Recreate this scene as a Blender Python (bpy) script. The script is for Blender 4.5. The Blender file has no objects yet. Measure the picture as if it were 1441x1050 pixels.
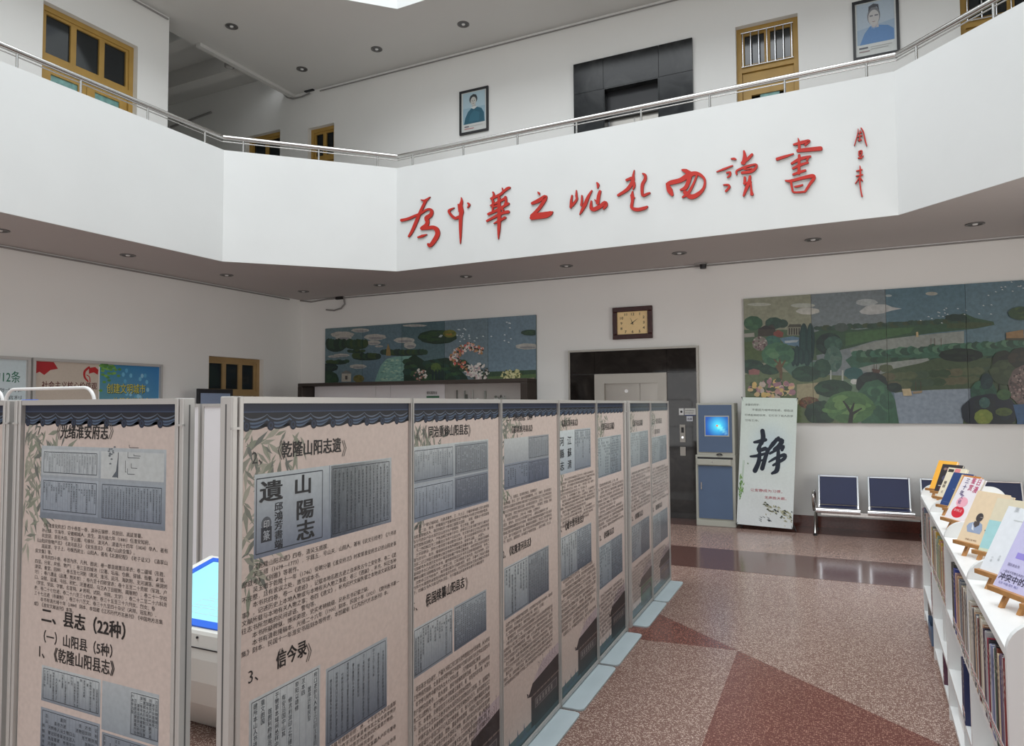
import bpy, math, random
import numpy as np
from mathutils import Matrix, Vector

random.seed(7)
SC = bpy.context.scene
COL = SC.collection

# ------------------------------------------------------------------ camera
FPX, CX, CY, HC = 989.07, 720.5, 525.0, 1.70
def _cam_basis(yaw, pitch, roll):
    cy, sy = math.cos(yaw), math.sin(yaw)
    f = np.array([-sy*math.cos(pitch), cy*math.cos(pitch), math.sin(pitch)])
    r = np.array([cy, sy, 0.0]); u = np.cross(r, f)
    r2 = r*math.cos(roll)+u*math.sin(roll); u2 = -r*math.sin(roll)+u*math.cos(roll)
    return r2, u2, f
CR, CU, CF = _cam_basis(*[math.radians(a) for a in (25.892, 2.575, -0.309)])
cam_data = bpy.data.cameras.new('camera')
cam = bpy.data.objects.new('camera', cam_data); COL.objects.link(cam)
cam_data.sensor_width = 36.0
cam_data.lens = FPX/1441.0*36.0
cam_data.clip_start = 0.05
cam.matrix_world = Matrix(((CR[0], CU[0], -CF[0], 0), (CR[1], CU[1], -CF[1], 0), (CR[2], CU[2], -CF[2], HC), (0, 0, 0, 1)))
SC.camera = cam

# ------------------------------------------------------------------ world, light, exposure
world = bpy.data.worlds.new('world'); SC.world = world
world.use_nodes = True
bg = world.node_tree.nodes['Background']
bg.inputs[0].default_value = (0.86, 0.93, 1.0, 1)
bg.inputs[1].default_value = 0.82
XR_ = 3.9
def area(name, loc, rot, sx, sy, power, color=(1, 1, 1)):
    l = bpy.data.lights.new(name, 'AREA'); l.shape = 'RECTANGLE'; l.size = sx; l.size_y = sy
    l.energy = power; l.color = color
    o = bpy.data.objects.new(name, l); o.location = loc; o.rotation_euler = rot; COL.objects.link(o)
    return o
area('skylight_daylight', (-2.9, 2.8, 13.0), (0, 0, 0), 10.5, 11.5, 1500, (0.95, 0.98, 1.0))
area('behind_camera_fill', (-2.9, -6.5, 1.5), (math.radians(-90), 0, math.pi), 8.0, 2.9, 170, (1.0, 0.98, 0.96))  # added fill light from behind the camera; no such source is seen
area('side_window_daylight', (XR_-.03, 5.0, 1.9), (0, math.radians(90), 0), 2.4, 4.4, 140, (1.0, 1.0, 0.96))
SC.view_settings.view_transform = 'Standard'
SC.view_settings.look = 'None'
SC.view_settings.gamma = 1.0
SC.view_settings.use_curve_mapping = False
SC.view_settings.exposure = 0.0

# ------------------------------------------------------------------ pixel rays onto real planes (for reading positions off the photograph)
def ray(x, y):
    return CR*((x-CX)/FPX) - CU*((y-CY)/FPX) + CF
CAMP = np.array([0, 0, HC])
def onz(x, y, z):
    d = ray(x, y); return CAMP+d*((z-HC)/d[2])
def onY(x, y, Y):
    d = ray(x, y); return CAMP+d*(Y/d[1])
def onX(x, y, X):
    d = ray(x, y); return CAMP+d*(X/d[0])
def onP(x, y, p0, n):
    d = ray(x, y); n = np.array(n, float); return CAMP+d*(((np.array(p0, float)-CAMP) @ n)/(d @ n))

def lin1(c):
    c = c/255.0
    return c/12.92 if c <= 0.04045 else ((c+0.055)/1.055)**2.4
def S(r, g, b): return (lin1(r), lin1(g), lin1(b))

# ------------------------------------------------------------------ materials
def new_mat(name):
    m = bpy.data.materials.new(name); m.use_nodes = True
    nt = m.node_tree; bs = nt.nodes['Principled BSDF']
    return m, nt, bs
def mat(name, col, rough=0.5, metal=0.0, noise=0.0, nscale=8.0, bump=0.0, bscale=60.0, spec=0.5, coat=0.0, emit=0.0, trans=0.0, alpha=1.0):
    m, nt, bs = new_mat(name)
    bs.inputs['Base Color'].default_value = (*col, 1)
    bs.inputs['Roughness'].default_value = rough
    bs.inputs['Metallic'].default_value = metal
    bs.inputs['Specular IOR Level'].default_value = spec
    bs.inputs['Coat Weight'].default_value = coat
    bs.inputs['Transmission Weight'].default_value = trans
    if emit: 
        bs.inputs['Emission Color'].default_value = (*col, 1); bs.inputs['Emission Strength'].default_value = emit
    tc = nt.nodes.new('ShaderNodeTexCoord')
    if noise:
        n = nt.nodes.new('ShaderNodeTexNoise'); n.inputs['Scale'].default_value = nscale; n.inputs['Detail'].default_value = 5
        nt.links.new(tc.outputs['Object'], n.inputs['Vector'])
        mr = nt.nodes.new('ShaderNodeMapRange'); mr.inputs['From Min'].default_value = 0.3; mr.inputs['From Max'].default_value = 0.7
        mr.inputs['To Min'].default_value = 1-noise; mr.inputs['To Max'].default_value = 1+noise
        nt.links.new(n.outputs['Fac'], mr.inputs['Value'])
        mx = nt.nodes.new('ShaderNodeVectorMath'); mx.operation = 'SCALE'; mx.inputs[0].default_value = col
        nt.links.new(mr.outputs[0], mx.inputs['Scale']); nt.links.new(mx.outputs[0], bs.inputs['Base Color'])
    if bump:
        n2 = nt.nodes.new('ShaderNodeTexNoise'); n2.inputs['Scale'].default_value = bscale; n2.inputs['Detail'].default_value = 4
        nt.links.new(tc.outputs['Object'], n2.inputs['Vector'])
        b = nt.nodes.new('ShaderNodeBump'); b.inputs['Strength'].default_value = bump; b.inputs['Distance'].default_value = 0.01
        nt.links.new(n2.outputs['Fac'], b.inputs['Height']); nt.links.new(b.outputs[0], bs.inputs['Normal'])
    return m
def print_mat(name, rough, noise=0.1, nscale=30.0, coat=0.0, streak=0.0, gain=1.0):
    m, nt, bs = new_mat(name)
    a = nt.nodes.new('ShaderNodeAttribute'); a.attribute_name = 'Col'
    tc = nt.nodes.new('ShaderNodeTexCoord')
    n = nt.nodes.new('ShaderNodeTexNoise'); n.inputs['Scale'].default_value = nscale; n.inputs['Detail'].default_value = 6
    nt.links.new(tc.outputs['Object'], n.inputs['Vector'])
    mr = nt.nodes.new('ShaderNodeMapRange'); mr.inputs['From Min'].default_value = 0.3; mr.inputs['From Max'].default_value = 0.7
    mr.inputs['To Min'].default_value = (1-noise)*gain; mr.inputs['To Max'].default_value = (1+noise)*gain
    nt.links.new(n.outputs['Fac'], mr.inputs['Value'])
    mx = nt.nodes.new('ShaderNodeVectorMath'); mx.operation = 'SCALE'
    nt.links.new(a.outputs['Color'], mx.inputs[0]); nt.links.new(mr.outputs[0], mx.inputs['Scale'])
    nt.links.new(mx.outputs[0], bs.inputs['Base Color'])
    bs.inputs['Roughness'].default_value = rough
    bs.inputs['Coat Weight'].default_value = coat; bs.inputs['Coat Roughness'].default_value = 0.12
    return m

M = {}
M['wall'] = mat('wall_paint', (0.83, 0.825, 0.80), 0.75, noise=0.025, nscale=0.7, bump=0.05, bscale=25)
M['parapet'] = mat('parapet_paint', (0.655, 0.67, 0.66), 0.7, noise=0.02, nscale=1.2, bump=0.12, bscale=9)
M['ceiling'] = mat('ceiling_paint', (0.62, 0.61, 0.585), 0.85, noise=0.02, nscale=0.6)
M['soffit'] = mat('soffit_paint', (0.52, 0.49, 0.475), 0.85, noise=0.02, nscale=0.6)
M['ochre'] = mat('ochre_painted_wood', S(176, 140, 70), 0.45, noise=0.08, nscale=5)
M['ochre_dark'] = mat('ochre_varnished_wood', S(168, 140, 96), 0.45, noise=0.08, nscale=5)
M['dark_glass'] = mat('dark_glass', (0.012, 0.016, 0.018), 0.08, spec=0.6)
M['teal_curtain'] = mat('curtain_glass', S(120, 165, 160), 0.2, noise=0.25, nscale=14)
M['steel'] = mat('stainless_steel', (0.55, 0.54, 0.52), 0.22, metal=1.0)
M['chrome'] = mat('chrome', (0.72, 0.73, 0.75), 0.12, metal=1.0)
M['alu'] = mat('aluminium_profile', (0.50, 0.49, 0.47), 0.42, metal=0.25)
M['alu_dark'] = mat('aluminium_groove', (0.12, 0.12, 0.12), 0.5, metal=0.4)
M['plate'] = mat('pale_painted_steel', S(190, 205, 210), 0.35, noise=0.04, nscale=4)
M['lamp_ring'] = mat('dull_lamp_ring', (0.16, 0.155, 0.15), 0.4, metal=0.5)
M['frosted'] = mat('frosted_window', (0.8, 0.82, 0.8), 0.3)
M['rubber'] = mat('black_rubber', (0.012, 0.012, 0.012), 0.6)
M['white_plastic'] = mat('white_plastic', (0.82, 0.82, 0.81), 0.35)
M['white_shelf'] = mat('white_powder_coat', (0.80, 0.81, 0.80), 0.38, noise=0.015, nscale=3)
M['red'] = mat('red_painted_board', S(182, 34, 18), 0.55, noise=0.08, nscale=3)
M['red_side'] = mat('red_board_edge', S(120, 40, 30), 0.6)
M['conduit'] = mat('grey_conduit', (0.28, 0.27, 0.26), 0.5)
M['black'] = mat('black_plastic', (0.012, 0.012, 0.014), 0.4)
M['base_red'] = mat('red_brown_stone', S(92, 52, 44), 0.12, noise=0.2, nscale=40)
M['wood'] = mat('easel_wood', S(178, 128, 76), 0.5, noise=0.2, nscale=25)
M['mahogany'] = mat('mahogany', S(60, 22, 20), 0.25, noise=0.15, nscale=12)
M['dark_frame'] = mat('dark_bronze_frame', S(42, 34, 28), 0.35)
M['navy'] = mat('navy_vinyl', S(24, 34, 74), 0.45, noise=0.05, nscale=4, bump=0.1, bscale=300)
M['paper'] = mat('paper_pages', (0.70, 0.66, 0.56), 0.8, noise=0.06, nscale=80)
M['printed'] = print_mat('printed_film', 0.55, 0.06, 60, coat=0.0)
M['printed_glossy'] = print_mat('printed_gloss_film', 0.35, 0.06, 60, coat=0.3)
M['lacquer'] = print_mat('painted_glass_panel', 0.34, 0.15, 22, coat=0.1)
M['card'] = print_mat('printed_card', 0.45, 0.03, 40)
M['kiosk_blue'] = mat('kiosk_blue_grey', S(82, 101, 128), 0.45, noise=0.03, nscale=5)
M['kiosk_grey'] = mat('kiosk_warm_grey', S(172, 172, 162), 0.45)
M['blue_trim'] = mat('blue_trim', S(20, 100, 220), 0.3)
M['cream_body'] = mat('cream_white_body', (0.80, 0.79, 0.74), 0.3)
M['bare_white'] = mat('white_board', (0.80, 0.80, 0.82), 0.5)

# polished black stone, smoky
def stone_mat(name, a, b, rough, scale=2.2):
    m, nt, bs = new_mat(name)
    tc = nt.nodes.new('ShaderNodeTexCoord')
    n = nt.nodes.new('ShaderNodeTexNoise'); n.inputs['Scale'].default_value = scale; n.inputs['Detail'].default_value = 8; n.inputs['Distortion'].default_value = 1.4
    nt.links.new(tc.outputs['Object'], n.inputs['Vector'])
    cr = nt.nodes.new('ShaderNodeValToRGB'); cr.color_ramp.elements[0].position = 0.42; cr.color_ramp.elements[1].position = 0.72
    cr.color_ramp.elements[0].color = (*a, 1); cr.color_ramp.elements[1].color = (*b, 1)
    nt.links.new(n.outputs['Fac'], cr.inputs[0]); nt.links.new(cr.outputs[0], bs.inputs['Base Color'])
    bs.inputs['Roughness'].default_value = rough
    bs.inputs['Specular IOR Level'].default_value = 0.3
    return m
M['black_stone'] = stone_mat('black_marble', (0.008, 0.009, 0.010), (0.035, 0.037, 0.037), 0.14)
M['mirror_stone'] = stone_mat('polished_black_granite', (0.012, 0.010, 0.009), (0.03, 0.026, 0.023), 0.04, 3.0)
M['lift_steel'] = mat('brushed_lift_steel', (0.36, 0.34, 0.31), 0.3, metal=0.85, noise=0.06, nscale=2)
M['lift_trim'] = mat('lift_frame_steel', (0.44, 0.42, 0.38), 0.45, metal=0.5)

# terrazzo
def terrazzo(name, base, chip, dark, rough, dens=0.45, scale=85.0):
    m, nt, bs = new_mat(name)
    tc = nt.nodes.new('ShaderNodeTexCoord')
    mp = nt.nodes.new('ShaderNodeMapping'); nt.links.new(tc.outputs['Object'], mp.inputs['Vector'])
    def vor(sc, lo, hi):
        v = nt.nodes.new('ShaderNodeTexVoronoi'); v.inputs['Scale'].default_value = sc; v.inputs['Randomness'].default_value = 1
        nz = nt.nodes.new('ShaderNodeTexNoise'); nz.inputs['Scale'].default_value = sc*1.6; nz.inputs['Detail'].default_value = 1
        nt.links.new(mp.outputs[0], nz.inputs['Vector'])
        ad = nt.nodes.new('ShaderNodeVectorMath'); ad.operation = 'SCALE'; ad.inputs['Scale'].default_value = 0.9/sc
        nt.links.new(nz.outputs['Color'], ad.inputs[0])
        a2 = nt.nodes.new('ShaderNodeVectorMath'); nt.links.new(mp.outputs[0], a2.inputs[0]); nt.links.new(ad.outputs[0], a2.inputs[1])
        nt.links.new(a2.outputs[0], v.inputs['Vector'])
        sep = nt.nodes.new('ShaderNodeSeparateColor'); nt.links.new(v.outputs['Color'], sep.inputs[0])
        lt = nt.nodes.new('ShaderNodeMath'); lt.operation = 'LESS_THAN'; nt.links.new(sep.outputs[0], lt.inputs[0]); lt.inputs[1].default_value = dens
        rm = nt.nodes.new('ShaderNodeMapRange'); nt.links.new(v.outputs['Distance'], rm.inputs['Value'])
        rm.inputs['From Min'].default_value = lo; rm.inputs['From Max'].default_value = hi; rm.inputs['To Min'].default_value = 1; rm.inputs['To Max'].default_value = 0
        mu = nt.nodes.new('ShaderNodeMath'); mu.operation = 'MULTIPLY'; nt.links.new(lt.outputs[0], mu.inputs[0]); nt.links.new(rm.outputs[0], mu.inputs[1])
        return mu, sep
    c1, s1 = vor(scale, 0.36, 0.5)
    c2, s2 = vor(scale*2.1, 0.3, 0.45)
    mx0 = nt.nodes.new('ShaderNodeMix'); mx0.data_type = 'RGBA'
    mx0.inputs[6].default_value = (*base, 1); mx0.inputs[7].default_value = (*dark, 1)
    n = nt.nodes.new('ShaderNodeTexNoise'); n.inputs['Scale'].default_value = scale*0.7; n.inputs['Detail'].default_value = 3; nt.links.new(mp.outputs[0], n.inputs['Vector'])
    nt.links.new(n.outputs['Fac'], mx0.inputs[0])
    mx1 = nt.nodes.new('ShaderNodeMix'); mx1.data_type = 'RGBA'; nt.links.new(c2.outputs[0], mx1.inputs[0]); nt.links.new(mx0.outputs[2], mx1.inputs[6])
    mx1.inputs[7].default_value = (*[0.7*a+0.3*b for a, b in zip(chip, base)], 1)
    mx2 = nt.nodes.new('ShaderNodeMix'); mx2.data_type = 'RGBA'; nt.links.new(c1.outputs[0], mx2.inputs[0]); nt.links.new(mx1.outputs[2], mx2.inputs[6])
    mx2.inputs[7].default_value = (*chip, 1)
    nt.links.new(mx2.outputs[2], bs.inputs['Base Color'])
    bs.inputs['Roughness'].default_value = rough
    return m
M['terrazzo'] = terrazzo('terrazzo_pink_chips', S(140, 110, 100), S(200, 178, 165), S(104, 76, 68), 0.22, 0.52, 104)
M['terrazzo_red'] = terrazzo('terrazzo_red', S(118, 74, 66), S(165, 122, 108), S(88, 50, 45), 0.22, 0.4, 104)
M['terrazzo_band'] = terrazzo('terrazzo_dark_band', S(98, 70, 64), S(112, 84, 76), S(82, 58, 54), 0.13, 0.3, 70)

# ------------------------------------------------------------------ mesh builder
class MB:
    def __init__(self): self.v = []; self.f = []; self.mi = []; self.c = []; self.sm = []
    def poly(self, pts, mi=0, col=None, smooth=False):
        b = len(self.v); self.v += [tuple(float(t) for t in p) for p in pts]
        self.f.append(tuple(range(b, b+len(pts)))); self.mi.append(mi); self.sm.append(smooth)
        self.c += [col or (1, 1, 1)]*len(pts) if not (col and isinstance(col[0], (tuple, list))) else list(col)
    def raw(self, verts, faces, mi=0, col=None, smooth=False):
        b = len(self.v); self.v += [tuple(float(t) for t in p) for p in verts]
        self.f += [tuple(b+i for i in f) for f in faces]; self.mi += [mi]*len(faces); self.sm += [smooth]*len(faces)
        self.c += [col or (1, 1, 1)]*len(verts)
    def hexa(self, p, mi=0, col=None):   # 8 corners: bottom 4 ccw, top 4 ccw
        self.raw(p, [(0, 3, 2, 1), (4, 5, 6, 7), (0, 1, 5, 4), (1, 2, 6, 5), (2, 3, 7, 6), (3, 0, 4, 7)], mi, col)
    def box(self, x0, x1, y0, y1, z0, z1, mi=0, col=None):
        x0, x1 = min(x0, x1), max(x0, x1); y0, y1 = min(y0, y1), max(y0, y1); z0, z1 = min(z0, z1), max(z0, z1)
        self.hexa([(x0, y0, z0), (x1, y0, z0), (x1, y1, z0), (x0, y1, z0), (x0, y0, z1), (x1, y0, z1), (x1, y1, z1), (x0, y1, z1)], mi, col)
    def fbox(self, F, u0, u1, v0, v1, w0, w1, mi=0, col=None):   # box in a frame F(u,v,w)
        self.hexa([F(u0, v0, w0), F(u1, v0, w0), F(u1, v0, w1), F(u0, v0, w1), F(u0, v1, w0), F(u1, v1, w0), F(u1, v1, w1), F(u0, v1, w1)], mi, col)
    def cyl(self, c, r, h, n=20, mi=0, col=None, axis='z', r2=None, caps=True):
        r2 = r if r2 is None else r2
        def P(a, rr, t):
            x, y = rr*math.cos(a), rr*math.sin(a)
            return {'z': (c[0]+x, c[1]+y, c[2]+t), 'x': (c[0]+t, c[1]+x, c[2]+y), 'y': (c[0]+y, c[1]+t, c[2]+x)}[axis]
        A = [2*math.pi*i/n for i in range(n)]
        vs = [P(a, r, 0) for a in A]+[P(a, r2, h) for a in A]
        fs = [(i, (i+1) % n, n+(i+1) % n, n+i) for i in range(n)]
        self.raw(vs, fs, mi, col, True)
        if caps: self.raw(vs, [tuple(reversed(range(n))), tuple(range(n, 2*n))], mi, col)
    def tube(self, pts, r, n=10, mi=0, col=None, caps=True):
        P = [Vector(p) for p in pts]; rings = []
        up = None
        for i, p in enumerate(P):
            d = ((P[min(i+1, len(P)-1)]-p).normalized() + (p-P[max(i-1, 0)]).normalized())
            if d.length < 1e-6: d = P[min(i+1, len(P)-1)]-P[max(i-1, 0)]
            d.normalize()
            if up is None: up = Vector((0, 0, 1)) if abs(d.z) < 0.9 else Vector((1, 0, 0))
            a = d.cross(up).normalized(); b = a.cross(d).normalized(); up = b
            k = 1.0
            if 0 < i < len(P)-1:
                c = (P[i+1]-p).normalized().dot(d); k = 1/max(c, 0.5)
            rings.append([p+(a*math.cos(t)+b*math.sin(t))*r*(k if False else 1) for t in [2*math.pi*j/n for j in range(n)]])
        vs = [v for rr in rings for v in rr]
        fs = [(i*n+j, i*n+(j+1) % n, (i+1)*n+(j+1) % n, (i+1)*n+j) for i in range(len(P)-1) for j in range(n)]
        self.raw(vs, fs, mi, col, True)
        if caps: self.raw(vs, [tuple(reversed(range(n))), tuple(range((len(P)-1)*n, len(P)*n))], mi, col)
    def extrude(self, pts, vec, mi=0, col=None, side_mi=None):
        n = len(pts); P = [np.array(p, float) for p in pts]; Q = [p+np.array(vec) for p in P]
        self.raw(P+Q, [tuple(reversed(range(n))), tuple(range(n, 2*n))], mi, col)
        self.raw(P+Q, [(i, (i+1) % n, n+(i+1) % n, n+i) for i in range(n)], mi if side_mi is None else side_mi, col)
    def build(self, name, mats, parent=None, bevel=0.0):
        me = bpy.data.meshes.new(name)
        me.from_pydata(self.v, [], self.f)
        mats = mats if isinstance(mats, (list, tuple)) else [mats]
        for m in mats: me.materials.append(M[m] if isinstance(m, str) else m)
        me.polygons.foreach_set('material_index', self.mi)
        me.polygons.foreach_set('use_smooth', self.sm)
        a = me.color_attributes.new('Col', 'FLOAT_COLOR', 'POINT')
        a.data.foreach_set('color', np.array([(*c, 1.0) for c in self.c], dtype=np.float32).ravel())
        me.update()
        o = bpy.data.objects.new(name, me); COL.objects.link(o)
        if parent:
            o.parent = parent
            if parent.get('_w'): o.matrix_parent_inverse = Matrix.Translation(parent.location).inverted()
        if bevel:
            b = o.modifiers.new('bevel', 'BEVEL'); b.width = bevel; b.segments = 2; b.limit_method = 'ANGLE'
        return o

def tag(o, label=None, cat=None, group=None, kind=None):
    if label: o['label'] = label
    if cat: o['category'] = cat
    if group: o['group'] = group
    if kind: o['kind'] = kind
    return o
def thing(name, loc, label, cat, group=None, world_coords=True):
    o = bpy.data.objects.new(name, None); COL.objects.link(o); o.location = loc; o.empty_display_size = 0.1
    if world_coords: o['_w'] = 1
    return tag(o, label, cat, group)
def struct(o): o['kind'] = 'structure'; return o
def sub(o): return o
def dup(root, loc, rotz=0, label=None, group=None, rot=None):
    r = root.copy(); COL.objects.link(r); r.location = loc
    r.rotation_euler = rot if rot else (0, 0, rotz)
    if label: r['label'] = label
    if group: r['group'] = group
    for ch in list(root.children):
        c = ch.copy(); COL.objects.link(c); c.parent = r
        for g in ch.children:
            d = g.copy(); COL.objects.link(d); d.parent = c
    return r

# ------------------------------------------------------------------ text
_tc = {}
def glyphs(s, bold=0.0, spacing=1.0, line=1.0):
    key = (s, bold, spacing, line)
    if key in _tc: return _tc[key]
    c = bpy.data.curves.new('t', 'FONT'); c.body = s; c.resolution_u = 1 if len(s) > 14 else 2; c.offset = bold
    c.space_character = spacing; c.space_line = line
    o = bpy.data.objects.new('t', c); COL.objects.link(o)
    bpy.context.view_layer.update()
    me = bpy.data.meshes.new_from_object(o.evaluated_get(bpy.context.evaluated_depsgraph_get()))
    v = np.array([x.co[:2] for x in me.vertices]).reshape(-1, 2); f = [tuple(p.vertices) for p in me.polygons]
    bpy.data.objects.remove(o); bpy.data.curves.remove(c); bpy.data.meshes.remove(me)
    _tc[key] = (v, f); return _tc[key]
def text(mb, F, s, u, v, size, w, col, bold=0.0, width=None, mi=0, spacing=1.0, line=1.0, sx=1.0, shear=0.0):
    """F(u,v,w)->3d. (u,v) = baseline start; v up."""
    V, f = glyphs(s, 0.0, spacing, line)
    if not len(V): return
    k = size*sx
    if width: k = width/max(1e-6, V[:, 0].max())
    offs = [(0, 0)] if not bold else [(-bold*.8, -bold*.5), (bold*.8, -bold*.5), (bold*.8, bold*.5), (-bold*.8, bold*.5)]
    for i, (oa, ob) in enumerate(offs):
        mb.raw([F(u+(a+oa)*k, v+(b+ob)*size, w+.00003*i) for a, b in V], f, mi, col)

# ribbon stroke with round ends for calligraphy, in 2d
def stroke_outline(pts):
    P = [np.array(p[:2], float) for p in pts]; Wd = [p[2]/2 for p in pts]
    # resample (catmull)
    R = []; W2 = []
    n = len(P)
    for i in range(n-1):
        p0 = P[max(i-1, 0)]; p1 = P[i]; p2 = P[i+1]; p3 = P[min(i+2, n-1)]
        for k in range(4):
            t = k/4
            R.append(0.5*((2*p1)+(-p0+p2)*t+(2*p0-5*p1+4*p2-p3)*t*t+(-p0+3*p1-3*p2+p3)*t**3)); W2.append(Wd[i]*(1-t)+Wd[i+1]*t)
    R.append(P[-1]); W2.append(Wd[-1])
    return R, W2
def stroke(mb, F, pts, w0, w1, mi=0, col=None, side=None):
    """F(x,y,w). ribbon of quads + round caps, thickness from w0 to w1"""
    R, W = stroke_outline(pts); n = len(R)
    L = []; Rr = []
    for i in range(n):
        d = R[min(i+1, n-1)]-R[max(i-1, 0)]; d = d/(np.linalg.norm(d)+1e-9); nn = np.array([-d[1], d[0]])
        L.append(R[i]+nn*W[i]); Rr.append(R[i]-nn*W[i])
    d0 = R[1]-R[0]; d0 = d0/np.linalg.norm(d0); d1 = R[-1]-R[-2]; d1 = d1/np.linalg.norm(d1)
    def cap(c, d, r):
        a0 = math.atan2(-d[0], d[1])  # direction of -normal... start from right side
        out = []
        for k in range(1, 5):
            a = math.atan2(d[1], d[0])-math.pi/2+math.pi*k/5
            out.append(c+np.array([math.cos(a), math.sin(a)])*r)
        return out
    endcap = cap(R[-1], d1, W[-1]); startcap = cap(R[0], -d0, W[0])
    for i in range(n-1):
        mb.poly([F(*Rr[i], w1), F(*Rr[i+1], w1), F(*L[i+1], w1), F(*L[i], w1)], mi, col)
    mb.poly([F(*Rr[-1], w1)]+[F(*p, w1) for p in endcap]+[F(*L[-1], w1)], mi, col)
    mb.poly([F(*L[0], w1)]+[F(*p, w1) for p in startcap]+[F(*Rr[0], w1)], mi, col)
    if w0 != w1:
        loop = Rr+endcap+L[::-1]+startcap
        m = len(loop)
        for i in range(m):
            a, b = loop[i], loop[(i+1) % m]
            mb.poly([F(*a, w0), F(*b, w0), F(*b, w1), F(*a, w1)], mi if side is None else side, col)

# ================================================================== STRUCTURE
YW = 10.59      # far wall
XL = -9.75      # wall on the left
XR = 3.9
ZS = 3.775      # soffit
ZF2 = 4.15      # gallery floor
ZC = 7.95       # gallery ceiling
def wall_holes(name, axis, pos, thick, a0, a1, z0, z1, holes, m='wall'):
    mb = MB()
    As = sorted(set([a0, a1]+[h[0] for h in holes]+[h[1] for h in holes])); Zs = sorted(set([z0, z1]+[h[2] for h in holes]+[h[3] for h in holes]))
    for i in range(len(As)-1):
        for j in range(len(Zs)-1):
            ca, cz = (As[i]+As[i+1])/2, (Zs[j]+Zs[j+1])/2
            if any(h[0] < ca < h[1] and h[2] < cz < h[3] for h in holes): continue
            if axis == 'y': mb.box(As[i], As[i+1], pos, pos+thick, Zs[j], Zs[j+1])
            else: mb.box(pos, pos+thick, As[i], As[i+1], Zs[j], Zs[j+1])
    return struct(mb.build(name, m))
DOORS_A = [(-11.3, -10.35, ZF2, 7.32), (-9.62, -8.96, ZF2, 7.2), (-1.44, -0.585, ZF2, 7.26), (1.37, 2.5, ZF2, 7.26)]
wall_holes('wall_far', 'y', YW, 0.3, -14, XR+.3, -0.05, 9.2, DOORS_A+[(-3.47, -2.58, ZF2, 6.73)])
wall_holes('wall_left', 'x', XL-0.3, 0.3, -6, YW, -0.05, ZS+0.05, [(8.40, 9.62, 0.0, 2.55)])
wall_holes('wall_left_upper', 'x', XL-0.3, 0.3, -6, 7.535, ZS+0.05, 9.2, [(5.60, 7.0, ZF2, 7.22)])
wall_holes('wall_right', 'x', XR, 0.3, -6, YW, -0.05, 9.2, [])
mb = MB(); mb.box(XR-.015, XR, 2.7, 7.3, .62, 3.18); struct(mb.build('window_1', 'frosted'))
wall_holes('wall_back', 'y', -6.3, 0.3, XL-.3, XR+.3, -0.05, 9.2, [(-7.0, 1.2, 0, 3.0)])
mb = MB(); mb.box(-14, XL-0.3, 7.235, 7.535, ZF2, 8.6); struct(mb.build('wall_corridor', 'wall'))
mb = MB(); mb.box(-14.3, -14, 7.2, YW, ZF2, 8.6); struct(mb.build('wall_corridor_end', 'wall'))

# floor with inlays
mb = MB(); mb.box(-11, XR+.2, -7, YW, -0.12, 0); floor = struct(mb.build('floor', 'terrazzo'))
def inlay(pts, z, m):
    b = MB(); b.extrude([(x, y, z-0.004) for x, y in pts], (0, 0, 0.004)); return b.build('inlay', m, floor)
V0 = (-0.76, 5.10)
inlay([V0, (-0.72, 3.6), (-0.55, -3.0), (7.5*0.50, 0.9)][:3]+[(XR, -3.0), (XR, 1.05)], 0.0008, 'terrazzo_red')
inlay([V0, (-6.2, 10.0*0.985), (-7.4, 8.6), (-7.4, 5.02), (-1.44, 5.04)], 0.0008, 'terrazzo_red')
inlay([(-9.7, 7.45), (XR, 7.48), (XR, 8.55), (-9.7, 8.47)], 0.0016, 'terrazzo_band')
inlay([(-9.7, 10.0), (XR, 10.0), (XR, YW-0.01), (-9.7, YW-0.01)], 0.0012, 'terrazzo_band')

# baseboards
mb = MB(); mb.box(-4.08+0.0, -9.74, YW-0.012, YW, 0, 0.13); struct(mb.build('baseboard_far', 'base_red'))
mb = MB(); mb.box(-2.05, XR, YW-0.012, YW, 0, 0.15); struct(mb.build('baseboard_far_2', 'base_red'))
mb = MB(); mb.box(XL, XL+0.012, -6, 8.36, 0, 0.15); mb.box(XL, XL+0.012, 9.66, YW, 0, 0.15); struct(mb.build('baseboard_left', 'base_red'))

# gallery slab, ceiling: rectangles with an eight-sided opening
OCT = [(-8.10, 7.19), (-6.33, 8.96), (0.50, 8.80), (2.25, 7.03), (2.25, -1.6), (0.48, -3.4), (-6.33, -3.4), (-8.13, -1.6)]
def ring_slab(name, oct_, x0, x1, y0, y1, z0, z1, m):
    mb = MB()
    a, b, c, d, e, f, g, h = oct_
    quads = [[(x0, y1), a, b, (x0, y1)], ]
    P = [(x0, y1), (x1, y1), (x1, y0), (x0, y0)]
    faces = [[b, c, (x1, y1), (x0, y1)], [a, b, (x0, y1)], [c, d, (x1, y1)], [d, e, (x1, y0), (x1, y1)], [e, f, (x1, y0)], [f, g, (x0, y0), (x1, y0)], [g, h, (x0, y0)], [h, a, (x0, y1), (x0, y0)]]
    for q in faces: mb.extrude([(x, y, z0) for x, y in q], (0, 0, z1-z0))
    return struct(mb.build(name, m))
mb = MB(); mb.box(-14, XL-0.36, 7.0, YW, 8.45, 8.6)
struct(mb.build('ceiling_corridor', 'ceiling'))
for y0 in (8.3, 9.5):
    mb = MB(); mb.box(-14, XL-0.36, y0, y0+0.25, 8.12, 8.45); struct(mb.build('trim_1', 'ceiling'))
mb = MB(); mb.box(-14, XL, 7.0, YW, ZF2-0.3, ZF2); struct(mb.build('floor_corridor', 'ceiling'))
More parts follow.
